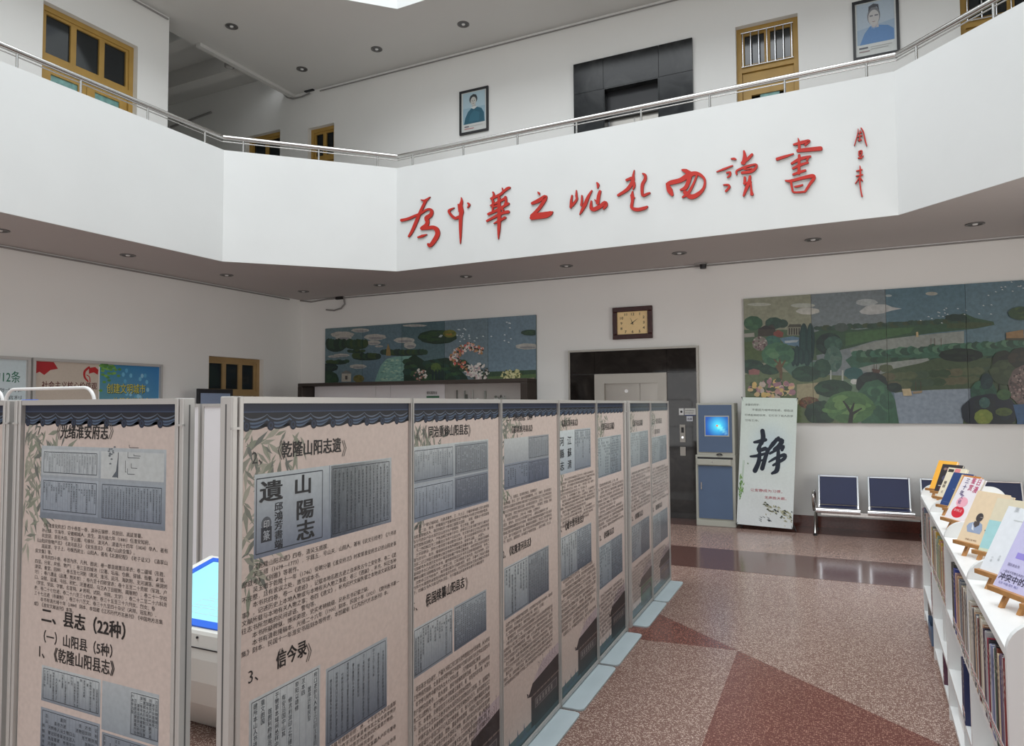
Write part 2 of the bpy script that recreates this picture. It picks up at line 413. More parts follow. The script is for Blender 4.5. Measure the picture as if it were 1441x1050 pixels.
# parapets (ring of upright slabs)
def offset_in(poly, d):
    n = len(poly); cx = sum(p[0] for p in poly)/n; cy = sum(p[1] for p in poly)/n
    out = []
    for i in range(n):
        p0, p1, p2 = [np.array(poly[j % n], float) for j in (i-1, i, i+1)]
        d1 = (p1-p0)/np.linalg.norm(p1-p0); d2 = (p2-p1)/np.linalg.norm(p2-p1)
        n1 = np.array([d1[1], -d1[0]]); n2 = np.array([d2[1], -d2[0]])
        if n1 @ (np.array([cx, cy])-p1) < 0: n1 = -n1
        if n2 @ (np.array([cx, cy])-p1) < 0: n2 = -n2
        b = (n1+n2); b = b/np.linalg.norm(b); out.append(tuple(p1+b*d/(b @ n1)))
    return out
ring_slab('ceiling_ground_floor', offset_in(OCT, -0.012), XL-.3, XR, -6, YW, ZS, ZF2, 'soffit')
ring_slab('ceiling_gallery', offset_in(OCT, -0.012), XL-0.36, XR, -6, YW, ZC, ZC+0.3, 'ceiling')
def ring_wall(name, z0, z1, thick, skip=()):
    mb = MB(); back = offset_in(OCT, -thick); n = len(OCT)
    for i in range(n):
        j = (i+1) % n
        if i in skip: continue
        q = [(*OCT[i], z0), (*OCT[j], z0), (*back[j], z0), (*back[i], z0)]
        mb.extrude(q, (0, 0, z1-z0))
    return struct(mb.build(name, 'parapet'))
ZP = 5.40
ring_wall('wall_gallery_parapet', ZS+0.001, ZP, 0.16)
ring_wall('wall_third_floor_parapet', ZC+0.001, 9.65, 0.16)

# fine vertical seams where the parapet turns
# ------------------------------------------------------------------ handrail
hr = thing('handrail', (-6.33, 8.96, ZP), 'stainless steel handrail on short posts along the top of the white gallery parapet', 'handrail')
HL = offset_in(OCT, -0.07)
POSTS = []
for i in range(8):
    j = (i+1) % 8
    a = Vector((*HL[i], ZP+0.21)); b = Vector((*HL[j], ZP+0.21)); d = (b-a)
    mb = MB(); mb.tube([a-d.normalized()*0.01, b+d.normalized()*0.01], 0.034, 14); mb.build('rail', 'steel', hr)
    mb = MB(); mb.tube([a-Vector((0, 0, 0.062)), b-Vector((0, 0, 0.062))], 0.008, 8); mb.build('lower_rod', 'steel', hr)
    if i in (4, 5, 6):
        n = max(2, round(d.length/1.0))
        for k in range(n):
            p = a+d*((k+0.5)/n); POSTS.append((p.x, p.y))
for i, xs in ((7, (-60, 22, 113, 208, 289)), (0, (343, 449, 532)), (1, (581, 652, 728, 811, 902, 999, 1105, 1221)), (2, (1292, 1403, 1530))):
    a = np.array([*HL[i], 0.0]); b_ = np.array([*HL[(i+1) % 8], 0.0]); d = b_-a; nn = (d[1], -d[0], 0)
    for x in xs:
        p = onP(x, 150, a, nn); POSTS.append((p[0], p[1]))
for x, y in POSTS:
    mb = MB(); mb.cyl((x, y, ZP), 0.014, 0.19, 10); mb.cyl((x, y, ZP), 0.035, 0.008, 14); mb.build('post', 'steel', hr)

# ------------------------------------------------------------------ gallery + ground doors (all structure)
def door_leafs(idx, F, w, h, style):
    """F(u,v,w): u along width, v up, w out of the wall; opening w x h; frame set back"""
    root = bpy.data.objects.new('door_%d' % idx, None); COL.objects.link(root); p = F(w/2, 0, 0); root.location = tuple(float(t) for t in p); root['_w'] = 1; struct(root)
    wd = 'ochre_dark' if style == 'glazed_dark' else 'ochre'
    wb = -0.18; t = 0.07
    m = MB()
    m.fbox(F, 0, t, 0, h, wb, wb+0.08); m.fbox(F, w-t, w, 0, h, wb, wb+0.08); m.fbox(F, t, w-t, h-t, h, wb, wb+0.08)
    tr = h-0.62 if style != 'double' else h-0.72
    m.fbox(F, t, w-t, tr-0.05, tr+0.03, wb, wb+0.08); m.build('door_frame', wd, root)
    nt = {'double': 3, 'barred': 2, 'glazed_dark': 3, 'glazed': 2}[style]
    uw = (w-2*t)/nt
    for k in range(nt):
        u0 = t+k*uw
        m = MB(); s = 0.04
        m.fbox(F, u0, u0+s, tr+0.03, h-t, wb+0.01, wb+0.06); m.fbox(F, u0+uw-s, u0+uw, tr+0.03, h-t, wb+0.01, wb+0.06)
        m.fbox(F, u0+s, u0+uw-s, tr+0.03, tr+0.07, wb+0.01, wb+0.06); m.fbox(F, u0+s, u0+uw-s, h-t-s, h-t, wb+0.01, wb+0.06)
        o = m.build('transom_sash', wd, root)
        g = MB(); g.fbox(F, u0+s, u0+uw-s, tr+0.07, h-t-s, wb+0.02, wb+0.03); g.build('pane', 'dark_glass', o)
    if style == 'barred':
        m = MB()
        for k in range(7):
            u = t+0.02+(w-2*t-0.04)*k/6
            m.tube([F(u, tr+0.03, wb+0.10), F(u, h-t-0.01, wb+0.10)], 0.010, 6)
        for v in (tr+0.03, h-t-0.01): m.tube([F(t, v, wb+0.10), F(w-t, v, wb+0.10)], 0.011, 6)
        m.build('security_bars', 'chrome', root)
    # leaves
    n = 2 if style in ('double', 'glazed_dark') else 1
    lw = (w-2*t)/n
    for k in range(n):
        u0 = t+k*lw+0.004; u1 = u0+lw-0.008; top = tr-0.055
        l = MB(); st = 0.12
        l.fbox(F, u0, u0+st, 0.01, top, wb, wb+0.05); l.fbox(F, u1-st, u1, 0.01, top, wb, wb+0.05)
        gt = top-(0.14 if style != 'barred' else 0.34); gb = 1.0 if style != 'barred' else 1.05
        l.fbox(F, u0+st, u1-st, gt, top, wb, wb+0.05); l.fbox(F, u0+st, u1-st, 0.01, gb, wb, wb+0.05)
        lf = l.build('door_leaf', wd, root)
        g = MB(); gx0, gx1 = (u0+st, u1-st) if style != 'barred' else (u0+st+0.12, u1-st-0.08)
        g.fbox(F, gx0, gx1, gb, gt, wb+0.012, wb+0.03)
        g.build('pane', 'teal_curtain' if style in ('double', 'barred') else 'dark_glass', lf)
        if style == 'double':
            g = MB()
            for q in range(9):
                uu = gx0+(gx1-gx0)*(q+.5)/9; g.tube([F(uu, gb, wb-0.02), F(uu, gt, wb-0.02)], 0.016, 6)
            g.build('curtain', 'teal_curtain', lf)
    b = MB(); b.fbox(F, -0.02, w+0.02, 0, h+0.02, wb-0.125, wb-0.115); b.build('backing', 'black', root)
    return root
def FA(x0, z0=ZF2): return lambda u, v, w: (x0+u, YW-w, z0+v)
def FL(y0, z0=ZF2): return lambda u, v, w: (XL+w, y0+u, z0+v)
door_leafs(1, FL(5.60), 1.40, 7.22-ZF2, 'double')
door_leafs(2, FA(-11.3), 0.95, 7.32-ZF2, 'glazed')
door_leafs(3, FA(-9.62), 0.66, 7.2-ZF2, 'glazed')
door_leafs(4, FA(-1.44), 0.855, 7.26-ZF2, 'barred')
door_leafs(5, FA(1.37), 1.13, 7.26-ZF2, 'barred')
door_leafs(6, FL(8.40, 0), 1.22, 2.55, 'glazed_dark')

# ------------------------------------------------------------------ lift upstairs
lf = thing('elevator', (-3.02, YW, ZF2), 'lift entrance on the gallery with a black marble surround behind the handrail', 'elevator')
x0, x1, z1 = -3.98, -2.06, 7.235
cells = [(x0, -3.47), (-3.47, -2.58), (-2.58, x1)]
rows = [(ZF2, 5.35), (5.35, 6.73), (6.73, z1)]
for ci, (a, b) in enumerate(cells):
    for ri, (c, d) in enumerate(rows):
        if ci == 1 and ri < 2: continue
        m = MB(); m.box(a+.003, b-.003, YW-0.045, YW+.02, c+.003, d-.003); m.build('marble_slab', 'black_stone', lf)
for q in ((-3.47, -3.455, ZF2, 6.73), (-2.595, -2.58, ZF2, 6.73), (-3.455, -2.595, 6.715, 6.73)):
    m = MB(); m.box(q[0], q[1], YW-.044, YW+.22, q[2], q[3]); m.build('reveal', 'black_stone', lf)
for a, b in ((-3.44, -3.03), (-3.02, -2.61)):
    m = MB(); m.box(a, b, YW+0.16, YW+0.20, ZF2, 6.28); m.build('lift_door', 'lift_steel', lf)
m = MB(); m.box(-3.454, -2.596, YW+0.10, YW+0.21, 6.28, 6.714); m.build('lintel', 'black', lf)
m = MB(); m.box(-2.40, -2.20, YW-0.055, YW-0.046, 6.00, 6.06); o = m.build('sign', 'white_plastic', lf); o['label'] = 'small white and blue sign plate'
m = MB(); m.box(-2.40, -2.20, YW-0.058, YW-0.056, 6.00, 6.02); m.build('blue_stripe', 'blue_trim', o)
m = MB(); m.box(-2.36, -2.22, YW-0.062, YW-0.046, 5.72, 5.95); m.build('call_panel', 'steel', lf)

# ------------------------------------------------------------------ ground floor lift
gl = thing('elevator', (-3.06, YW, 0), 'ground floor lift with glossy black stone surround under the square clock', 'elevator')
X0, X1, ZT = -4.075, -2.08, 2.53
def slab(a, b, c, d, mt='mirror_stone', y=0.06):
    m = MB(); m.box(a+.002, b-.002, YW-y, YW+.01, c+.002, d-.002); return m.build('stone_slab', mt, gl)
slab(X0, -3.66, 0, 2.17); slab(X0, -3.66, 2.17, ZT); slab(-3.66, -2.52, 2.17, ZT); slab(-2.52, X1, 2.17, ZT); slab(-2.52, X1, 0, 2.17)
m = MB(); m.box(X0-.03, X0, YW-.07, YW, 0, ZT+.03); m.box(X1, X1+.03, YW-.07, YW, 0, ZT+.03); m.box(X0, X1, YW-.07, YW, ZT, ZT+.03); m.build('surround_trim', 'lift_trim', gl)
m = MB(); m.box(-3.66, -3.50, YW-.085, YW+.01, 0, 2.17); m.box(-2.66, -2.52, YW-.085, YW+.01, 0, 2.17); m.box(-3.50, -2.66, YW-.085, YW+.01, 2.02, 2.17); m.build('door_frame', 'lift_trim', gl)
for a, b in ((-3.50, -2.945), (-2.94, -2.66)):
    m = MB(); m.box(a, b, YW-.03, YW+.01, 0, 2.02); m.build('lift_door', 'lift_steel', gl)
m = MB(); m.cyl((-3.16, YW-.034, 1.90), 0.028, 0.004, 24, axis='y'); o = m.build('warning_disc', 'white_plastic', gl)
F = lambda u, v, w: (u, YW-w, v)
m = MB(); m.box(-2.335, -2.255, YW-.075, YW-.06, 1.13, 1.39); cp = m.build('call_panel', 'lift_trim', gl)
m = MB(); m.box(-2.315, -2.275, YW-.078, YW-.075, 1.27, 1.35); m.build('display', 'black', cp)
m = MB(); m.cyl((-2.295, YW-.082, 1.20), 0.016, 0.007, 14, axis='y'); m.build('call_button', 'chrome', cp)
m = MB(); m.box(-2.335, -2.255, YW-.072, YW-.06, 0.93, 1.06); m.build('lower_plate', 'lift_trim', gl)
m = MB(); m.box(-2.345, -2.275, YW-.066, YW-.06, 1.53, 1.63); o = m.build('notice', 'white_plastic', gl); m = MB(); m.cyl((-2.31, YW-.069, 1.58), .018, .003, 12, axis='y'); m.build('symbol', 'black', o)
m = MB(); m.box(-2.262, -2.10, YW-.066, YW-.06, 1.53, 1.63, col=S(225, 225, 220)); m.box(-2.262, -2.10, YW-.068, YW-.066, 1.522, 1.535, col=S(40, 60, 120))
text(m, F, '乘坐电梯须知', -2.255, 1.59, 0.022, 0.0685, S(60, 60, 60)); text(m, F, '请勿倚靠电梯门', -2.255, 1.555, 0.019, 0.0685, S(60, 60, 60))
m.build('notice', 'card', gl)
m = MB(); m.box(-2.235, -2.145, YW-.066, YW-.06, 1.44, 1.515, col=S(225, 228, 235)); text(m, F, '电梯', -2.225, 1.46, 0.036, 0.0685, S(60, 70, 90), bold=.01); m.build('notice', 'card', gl)

# ------------------------------------------------------------------ downlights
proto = thing('downlight', (-8.93, 4.72, ZS), 'x', 'downlight', world_coords=False)
m = MB()
n = 24
for (r0, za), (r1, zb) in (((.100, 0), (.100, -.010)), ((.100, -.010), (.078, -.012)), ((.078, -.012), (.070, -.001))):
    vs = [(r0*math.cos(2*math.pi*i/n), r0*math.sin(2*math.pi*i/n), za) for i in range(n)]+[(r1*math.cos(2*math.pi*i/n), r1*math.sin(2*math.pi*i/n), zb) for i in range(n)]
    m.raw(vs, [(i, (i+1) % n, n+(i+1) % n, n+i) for i in range(n)], smooth=True)
m.build('trim_ring', 'lamp_ring', proto)
m = MB(); m.cyl((0, 0, -.003), 0.071, .002, 24); m.build('reflector', 'alu_dark', proto)
m = MB(); m.cyl((0, 0, -.014), 0.024, .011, 14, r2=.03); m.build('bulb', 'white_plastic', proto)
SL = [((0, 324), 'soffit downlight over the notice boards, second from the picture edge side'), ((180, 359), 'soffit downlight above the left wall over the colourful notice board'), ((319, 387), 'soffit downlight above the left wall near the ochre door'),
      ((427, 410), 'soffit downlight in the corner where the two walls meet'), ((534, 401), 'soffit downlight over the lake mural, next to the corner one'), ((656, 389), 'soffit downlight above the middle of the lake mural'),
      ((797, 374), 'soffit downlight between the lake mural and the clock'), ((956, 356), 'soffit downlight beside the small camera over the lift'), ((1144, 337), 'soffit downlight above the start of the river mural'), ((1372, 315), 'soffit downlight above the river mural behind the bookcases')]
SL[0] = (SL[0][0], 'soffit downlight cut by the picture edge above the notice boards')
SL[1] = (SL[1][0], 'soffit downlight over the blue and green notice board')
SL[2] = (SL[2][0], 'soffit downlight over the wall near the small ochre door')
for k, (q, lab) in enumerate(SL):
    p = onz(*q, ZS)
    if k == 0: proto.location = tuple(p); proto['label'] = lab; proto['group'] = 'downlights under the gallery'
    else: dup(proto, tuple(p), 0, lab, 'downlights under the gallery')
for q, lab in (((326, 37), 'gallery ceiling downlight just past the wall corner beside the ochre double door'), ((425, 97), 'gallery ceiling downlight close to the cable clamp in the corner'), ((530, 69), 'gallery ceiling downlight between the corner and the dark portrait'), ((652, 34), 'gallery ceiling downlight above the portrait of a person in teal')):
    dup(proto, tuple(onz(*q, ZC)), 0, lab, 'downlights in the gallery ceiling')
p = onz(323, 93, 7.95); t = thing('corridor_lamp', tuple(p), 'round lamp at the mouth of the dark corridor on the gallery', 'lamp')
m = MB(); m.cyl((p[0], p[1], 7.93), .09, .06, 20); m.build('housing', 'conduit', t); m = MB(); m.cyl((p[0], p[1], 7.92), .06, .01, 20); m.build('lens', 'alu', t)
m = MB(); m.cyl((p[0], p[1], 7.99), .012, .46, 8); m.build('rod', 'conduit', t)

# ------------------------------------------------------------------ conduits, cables, camera
def pipe(name, pts, r, label, cat='conduit', m='conduit', group=None):
    b = MB(); b.tube(pts, r, 8); o = b.build(name, m); tag(o, label, cat, group); return o
pipe('wall_conduit', [(-9.2, YW-.02, ZS-.03), (XR-.05, YW-.02, ZS-.03)], .011, 'thin grey conduit along the top of the far wall over the clock')
pipe('wall_conduit', [(XL+.02, -3, ZS-.03), (XL+.02, YW-.35, ZS-.03)], .013, 'thin dark conduit under the soffit over the notice boards')
q = [onY(x, y, YW-.03) for x, y in ((405, 417), (420, 423), (438, 425), (460, 421), (484, 418))]
pipe('loose_cable', q, .014, 'sagging grey cable at the corner under the gallery', 'cable')
q = [onY(x, y, YW-.04) for x, y in ((459, 436), (470, 437), (480, 434), (485, 428), (484, 419))]
pipe('cable_hook', q, .016, 'curved grey cable bracket hanging below the corner cable', 'cable')
q = onY(478, 420, YW-.03); b = MB(); b.box(q[0]-.08, q[0]+.09, YW-.06, YW-.005, q[2]-.02, q[2]+.03); tag(b.build('cable_clamp', 'black'), 'small black cable clamp on the far wall near the corner', 'clamp')
pipe('wall_conduit', [(-9.3, YW-.02, ZC-.06), (XR-.05, YW-.02, ZC-.06)], .012, 'thin conduit along the top of the gallery wall over the portraits')
pipe('wall_conduit', [(XL+.02, -3, ZC-.05), (XL+.02, 7.5, ZC-.05)], .014, 'thin conduit above the ochre double door')
q = [onY(x, y, YW-.05) for x, y in ((398, 131), (404, 137), (412, 139), (425, 136), (436, 131))]
pipe('loose_cable', q, .016, 'sagging dark cable in the corner of the gallery ceiling', 'cable')
q = onY(436, 127, YW-.03); b = MB(); b.box(q[0]-.12, q[0]+.1, YW-.06, YW-.005, q[2]-.02, q[2]+.035); tag(b.build('cable_clamp', 'black'), 'black cable clamp in the corner under the gallery ceiling', 'clamp')
b = MB(); b.box(XL-0.3, XL-0.2, 8.3, YW, ZC-.06, ZC-.001); tag(b.build('cable_trunking', 'ceiling'), 'pale boxed trunking along the ceiling edge at the corridor', 'trunking')
pipe('corridor_pipe', [tuple(onY(240, 179, YW-.025)), tuple(onY(297, 158, YW-.025))], .022, 'dark pipe rising through the shaded gallery corridor', 'pipe')
q = onY(987, 373, YW-.12)
t = thing('security_camera', (q[0], YW, q[2]), 'small dark camera under the soffit above the lift', 'camera')
m = MB(); m.box(q[0]-.10, q[0]+.06, YW-.14, YW-.02, q[2]+.01, q[2]+.05); m.build('bracket', 'conduit', t)
m = MB(); m.cyl((q[0]+.02, YW-.09, q[2]-.05), .045, .06, 14, r2=.05); m.build('lens_dome', 'black', t)

# ------------------------------------------------------------------ calligraphy on the parapet
fn = np.array([OCT[2][1]-OCT[1][1], -(OCT[2][0]-OCT[1][0]), 0.0]); fn = fn/np.linalg.norm(fn)
if fn[1] > 0: fn = -fn
fp = np.array([OCT[1][0], OCT[1][1], 0.0])
def Fz(ox, oy, sc):
    def F(x, y, w):
        p = onP(ox+x/sc, oy+y/sc, fp, fn); return p+fn*w
    return F
G2, G3, G4 = Fz(550, 240, 6.862), Fz(740, 210, 6.55), Fz(930, 180, 4.648)
CH = [
 (G2, 'first red character of the slogan, at the bend of the parapet', [
  [(295, 285, 6), (330, 295, 24), (345, 290, 26), (385, 258, 6)], [(345, 290, 24), (318, 345, 26), (288, 410, 28), (250, 500, 32), (210, 590, 28), (180, 638, 18)],
  [(110, 483, 28), (170, 470, 26), (240, 440, 24), (300, 415, 20), (350, 382, 20), (385, 378, 24), (402, 400, 30), (388, 435, 38), (352, 462, 44), (360, 500, 36), (345, 535, 40), (310, 558, 36)],
  [(305, 562, 32), (360, 558, 32), (415, 552, 36), (450, 575, 44), (457, 620, 44), (425, 680, 42), (385, 728, 32), (368, 715, 24)], [(268, 648, 14), (310, 635, 26), (352, 620, 8)]]),
 (G2, 'second red character, a thin tall one with a separate dot', [
  [(685, 262, 4), (690, 300, 24), (680, 345, 36), (688, 400, 42), (680, 450, 36), (678, 560, 28), (678, 650, 18), (677, 710, 4)],
  [(618, 362, 6), (568, 390, 24), (582, 425, 22), (625, 463, 28), (662, 450, 26)], [(752, 320, 18), (763, 335, 20), (746, 362, 8)], [(657, 330, 12), (664, 400, 10)]]),
 (G2, 'third red character, dense strokes over a long tail', [
  [(1152, 168, 20), (1130, 177, 26), (1095, 205, 24), (1060, 235, 26), (975, 275, 24)], [(992, 212, 14), (1000, 240, 20), (985, 280, 20)], [(1080, 170, 6), (1087, 200, 14)],
  [(970, 342, 16), (1040, 308, 22), (1110, 272, 28)], [(1112, 258, 22), (1118, 300, 22), (1100, 350, 18)], [(948, 424, 24), (1040, 382, 26), (1140, 322, 24)],
  [(935, 490, 20), (1000, 455, 24), (1080, 415, 28), (1138, 402, 30)], [(1050, 265, 26), (1052, 400, 34), (1052, 480, 34), (1048, 580, 28), (1044, 665, 5)],
  [(998, 300, 14), (992, 350, 18)], [(1000, 515, 8), (1050, 490, 24), (1108, 458, 24)], [(1000, 352, 18), (1050, 345, 18), (1090, 385, 20)], [(990, 280, 16), (990, 400, 16)]]),
 (G3, 'fourth red character, a zigzag with a dot on top', [
  [(115, 397, 8), (125, 410, 22), (130, 423, 6)], [(64, 502, 26), (120, 478, 36), (182, 438, 28), (180, 465, 34), (140, 530, 30), (98, 580, 30), (62, 618, 36)],
  [(58, 636, 36), (120, 618, 58), (190, 608, 58), (235, 590, 36), (250, 580, 12)]]),
 (G3, 'fifth red character, a wide low one of slanted strokes', [
  [(430, 430, 14), (422, 480, 22), (418, 538, 22)], [(470, 382, 8), (470, 430, 20), (472, 468, 20), (432, 520, 26)], [(521, 432, 14), (521, 480, 20), (515, 520, 20)],
  [(612, 385, 12), (580, 440, 26), (550, 510, 34), (520, 570, 24), (500, 606, 6)], [(661, 314, 16), (670, 333, 26), (665, 363, 8)], [(688, 392, 24), (676, 430, 30), (666, 500, 32)],
  [(608, 482, 14), (606, 540, 32), (632, 558, 38), (690, 530, 36), (733, 497, 36), (742, 520, 32), (720, 553, 14)], [(640, 470, 10), (655, 485, 14)]]),
 (G3, 'sixth red character, two tall parts over a sweeping foot', [
  [(1003, 198, 8), (995, 240, 20), (988, 300, 34), (940, 372, 32), (855, 428, 22)], [(932, 288, 22), (975, 270, 26)], [(998, 310, 28), (1002, 345, 24), (990, 375, 8)],
  [(988, 390, 8), (984, 430, 32), (986, 480, 26), (980, 540, 28), (1030, 560, 34), (1100, 545, 30), (1122, 532, 16)], [(972, 430, 14), (1000, 450, 20)],
  [(1082, 230, 16), (1103, 242, 24), (1103, 280, 28), (1078, 330, 30), (1075, 400, 26), (1085, 430, 26), (1125, 415, 22), (1146, 406, 14)]]),
 (G4, 'seventh red character, rounded with one big open loop', [
  [(142, 278, 12), (165, 285, 28), (192, 300, 28)], [(42, 370, 16), (70, 360, 30), (130, 345, 30), (185, 312, 34), (235, 300, 24), (275, 322, 18), (290, 352, 14), (280, 400, 18), (240, 440, 28), (198, 453, 32), (160, 425, 28)],
  [(45, 372, 20), (60, 410, 38), (75, 438, 22)], [(190, 322, 30), (180, 360, 26), (162, 395, 26), (130, 408, 10)], [(238, 312, 12), (215, 370, 14), (180, 430, 20), (145, 456, 12)]]),
 (G4, 'eighth red character, small strokes spread in two halves', [
  [(462, 205, 8), (480, 205, 16), (493, 208, 8)], [(367, 290, 6), (410, 274, 14), (470, 250, 8)], [(432, 297, 10), (455, 293, 14), (452, 315, 14), (437, 326, 8)],
  [(412, 376, 8), (442, 376, 14), (450, 390, 14), (427, 416, 14)], [(545, 155, 12), (550, 190, 24), (542, 232, 26)], [(598, 177, 16), (570, 205, 20), (535, 232, 22)],
  [(497, 305, 12), (500, 282, 12), (560, 257, 16), (622, 242, 12), (624, 262, 16), (592, 288, 20), (532, 297, 16)], [(548, 274, 10), (598, 270, 8)],
  [(551, 328, 16), (550, 368, 18)], [(585, 320, 16), (578, 360, 22), (560, 400, 22), (543, 446, 12)], [(590, 360, 10), (593, 410, 14), (597, 435, 24)], [(545, 366, 12), (590, 356, 12)]]),
 (G4, 'ninth red character, wide bars stacked over a box shape', [
  [(898, 70, 4), (905, 100, 18), (906, 155, 18)], [(870, 112, 12), (930, 98, 24), (972, 88, 16), (945, 116, 12)], [(898, 152, 22), (960, 146, 26), (1045, 138, 28)],
  [(762, 207, 20), (810, 192, 18), (868, 173, 8)], [(857, 236, 14), (910, 207, 22), (978, 190, 14)], [(970, 192, 10), (957, 214, 12)], [(865, 268, 14), (910, 247, 18), (962, 230, 14)],
  [(867, 308, 14), (910, 292, 18), (946, 281, 14)], [(906, 185, 18), (903, 300, 18)], [(816, 348, 8), (850, 350, 18), (930, 330, 20), (992, 318, 26), (1002, 332, 22), (976, 370, 18), (945, 418, 14)],
  [(852, 355, 16), (860, 400, 14), (872, 424, 12), (945, 420, 12)], [(877, 388, 10), (900, 385, 14), (928, 376, 10)]]),
 (G4, 'top character of the small red signature', [
  [(1290, 10, 4), (1285, 50, 6), (1266, 118, 6)], [(1310, 5, 8), (1325, 30, 8), (1335, 80, 10), (1347, 120, 6)], [(1295, 38, 6), (1312, 32, 8)], [(1290, 62, 6), (1316, 54, 6)],
  [(1303, 22, 6), (1300, 90, 8)], [(1290, 85, 5), (1312, 82, 8)]]),
 (G4, 'tiny middle character of the red signature', [
  [(1295, 158, 8), (1315, 153, 8), (1311, 180, 8), (1296, 182, 8), (1295, 160, 6)], [(1300, 168, 5), (1310, 168, 5)], [(1292, 200, 8), (1310, 200, 10), (1324, 186, 6)], [(1303, 182, 8), (1303, 200, 8)]]),
 (G4, 'lowest character of the red signature with a long tail', [
  [(1302, 252, 6), (1305, 290, 12), (1302, 360, 10), (1310, 420, 8), (1316, 450, 10)], [(1281, 285, 8), (1316, 276, 8)], [(1279, 318, 8), (1320, 309, 8)], [(1300, 326, 8), (1273, 366, 6)], [(1302, 330, 8), (1320, 350, 6)]]),
]
for k, (G, lab, sts) in enumerate(CH):
    mid = sts[0][0]; c0 = G(mid[0], mid[1], 0.0)
    o = thing('calligraphy_character', tuple(float(v) for v in c0), lab+' on the white parapet' if len(lab.split()) < 11 else lab, 'letter', 'raised red calligraphy on the gallery parapet')
    for i, st in enumerate(sts):
        m = MB(); stroke(m, G, st, 0.001, 0.022+0.0004*i, 0, None, 1); m.build('stroke', ['red', 'red_side'], o)

# ------------------------------------------------------------------ flat artwork helper
def ell(cx, cy, rx, ry, n=18, bump=0.0, nb=7, seed=0):
    rr = random.Random(seed+int(cx*7+cy*13))
    ph = rr.random()*6
    n = max(n, 36 if bump else n)
    return [(cx+rx*math.cos(a)*(1+bump*abs(math.sin(nb*a/2+ph))), cy+ry*math.sin(a)*(1+bump*abs(math.sin(nb*a/2+ph)))) for a in [2*math.pi*i/n for i in range(n)]]
def clip_x(poly, x0, x1):
    def side(P, f, lim, keep):
        out = []
        for i in range(len(P)):
            a, b = P[i-1], P[i]
            ia, ib = keep(a[0]), keep(b[0])
            if ia != ib:
                t = (lim-a[0])/(b[0]-a[0]); out.append((lim, a[1]+t*(b[1]-a[1])))
            if ib: out.append(b)
        return out
    P = side(poly, None, x0, lambda v: v >= x0)
    if len(P) < 3: return []
    P = side(P, None, x1, lambda v: v <= x1)
    return P if len(P) >= 3 else []
GM = 1.0
def mural(name, label, xs, z0, z1, skies, art, F2):
    """xs panel edges (wall X), art: list of (polygon in wall (x,z), colour)"""
    root = thing(name, ((xs[0]+xs[-1])/2, YW, z0), label, 'mural')
    for k in range(len(xs)-1):
        a, b = xs[k]+0.002, xs[k+1]-0.002
        m = MB(); sk = skies[k]
        m.box(a, b, YW-0.03, YW-0.002, z0, z1, col=S(50, 70, 65))
        y = YW-0.0305
        top, bot = sk if isinstance(sk[0], tuple) else (sk, sk)
        m.poly([(a, y, z0), (b, y, z0), (b, y, z1), (a, y, z1)], col=[bot, bot, top, top])
        for i, (poly, col) in enumerate(art):
            c = clip_x(poly, a, b)
            c = [(p[0], min(max(p[1], z0), z1)) for p in c]
            if len(c) < 3: continue
            m.poly([(p[0], y-0.00003*(i+1), p[1]) for p in c], col=col)
        m.build('mural_panel', 'lacquer', root)
    return root
def art_px(ox, oy, sc, items):
    out = []
    for pts, col in items:
        q = [onY(ox+x/sc, oy+y/sc, YW-.03) for x, y in pts]
        out.append(([(p[0], p[2]) for p in q], S(*[c*1.0 for c in col])))
    return out
E_ = ell
def dots(cx, cy, rx, ry, n, r, cols, seed=1):
    rr = random.Random(seed); out = []
    for i in range(n):
        a = rr.random()*6.283; d = math.sqrt(rr.random()); x = cx+rx*d*math.cos(a); y = cy+ry*d*math.sin(a)
        out.append((ell(x, y, r*(.6+.6*rr.random()), r*(.6+.6*rr.random()), 7), cols[rr.randrange(len(cols))]))
    return out
def canopy(cx, cy, rx, ry, n, cols, seed, k=0.28):
    """a tree crown painted as overlapping lobes"""
    rr = random.Random(seed); out = [(ell(cx, cy, rx, ry, 30, 0.06, 9, seed), cols[0])]
    for i in range(n):
        a = rr.random()*6.283; d = math.sqrt(rr.random())*0.8
        out.append((ell(cx+rx*d*math.cos(a), cy+ry*d*math.sin(a), rx*k*(.6+.8*rr.random()), ry*k*(.5+.7*rr.random()), 12, .05, 5, seed+i), cols[1+rr.randrange(len(cols)-1)]))
    return out
WATER = (134, 140, 134)
R = []
R += [(E_(135, 205, 58, 8), (168, 170, 158)), (E_(350, 210, 60, 11), (165, 168, 158)), (E_(375, 238, 55, 16, bump=.08), (178, 178, 170))]
R += [(E_(665, 195, 50, 16, bump=.1), (160, 166, 166)), ([(628, 240), (660, 215), (700, 205), (760, 205), (790, 218), (838, 226), (790, 235), (740, 250), (680, 256), (640, 250)], (172, 174, 172)), (E_(772, 162, 18, 6), (150, 160, 160)), (E_(985, 152, 30, 9), (150, 150, 140))]
R += [([(395, 345), (450, 330), (520, 322), (620, 330), (760, 312), (900, 300), (1050, 292), (1060, 270), (1100, 262), (1145, 248), (1200, 272), (1290, 290), (1296, 306), (1200, 325), (1145, 330), (1000, 345), (850, 365), (700, 385), (600, 415), (400, 460)], (52, 80, 58))]
R += [([(560, 345), (760, 325), (900, 318), (880, 345), (740, 375), (640, 395), (560, 410)], (66, 98, 62)), ([(1060, 300), (1150, 292), (1285, 295), (1280, 308), (1180, 322), (1060, 322)], (64, 78, 52))]
for i in range(34): R += [(E_(420+i*22+(i*37 % 9), 322-i*1.3+(i*53 % 7), 16+(i*31 % 8), 9+(i*17 % 5), bump=.12, seed=i), [(44, 66, 54), (50, 74, 60), (60, 72, 50)][i % 3])]
R += [(E_(540, 318, 32, 20, bump=.1), (70, 82, 76)), (E_(1105, 270, 50, 16, bump=.15), (34, 54, 48))]
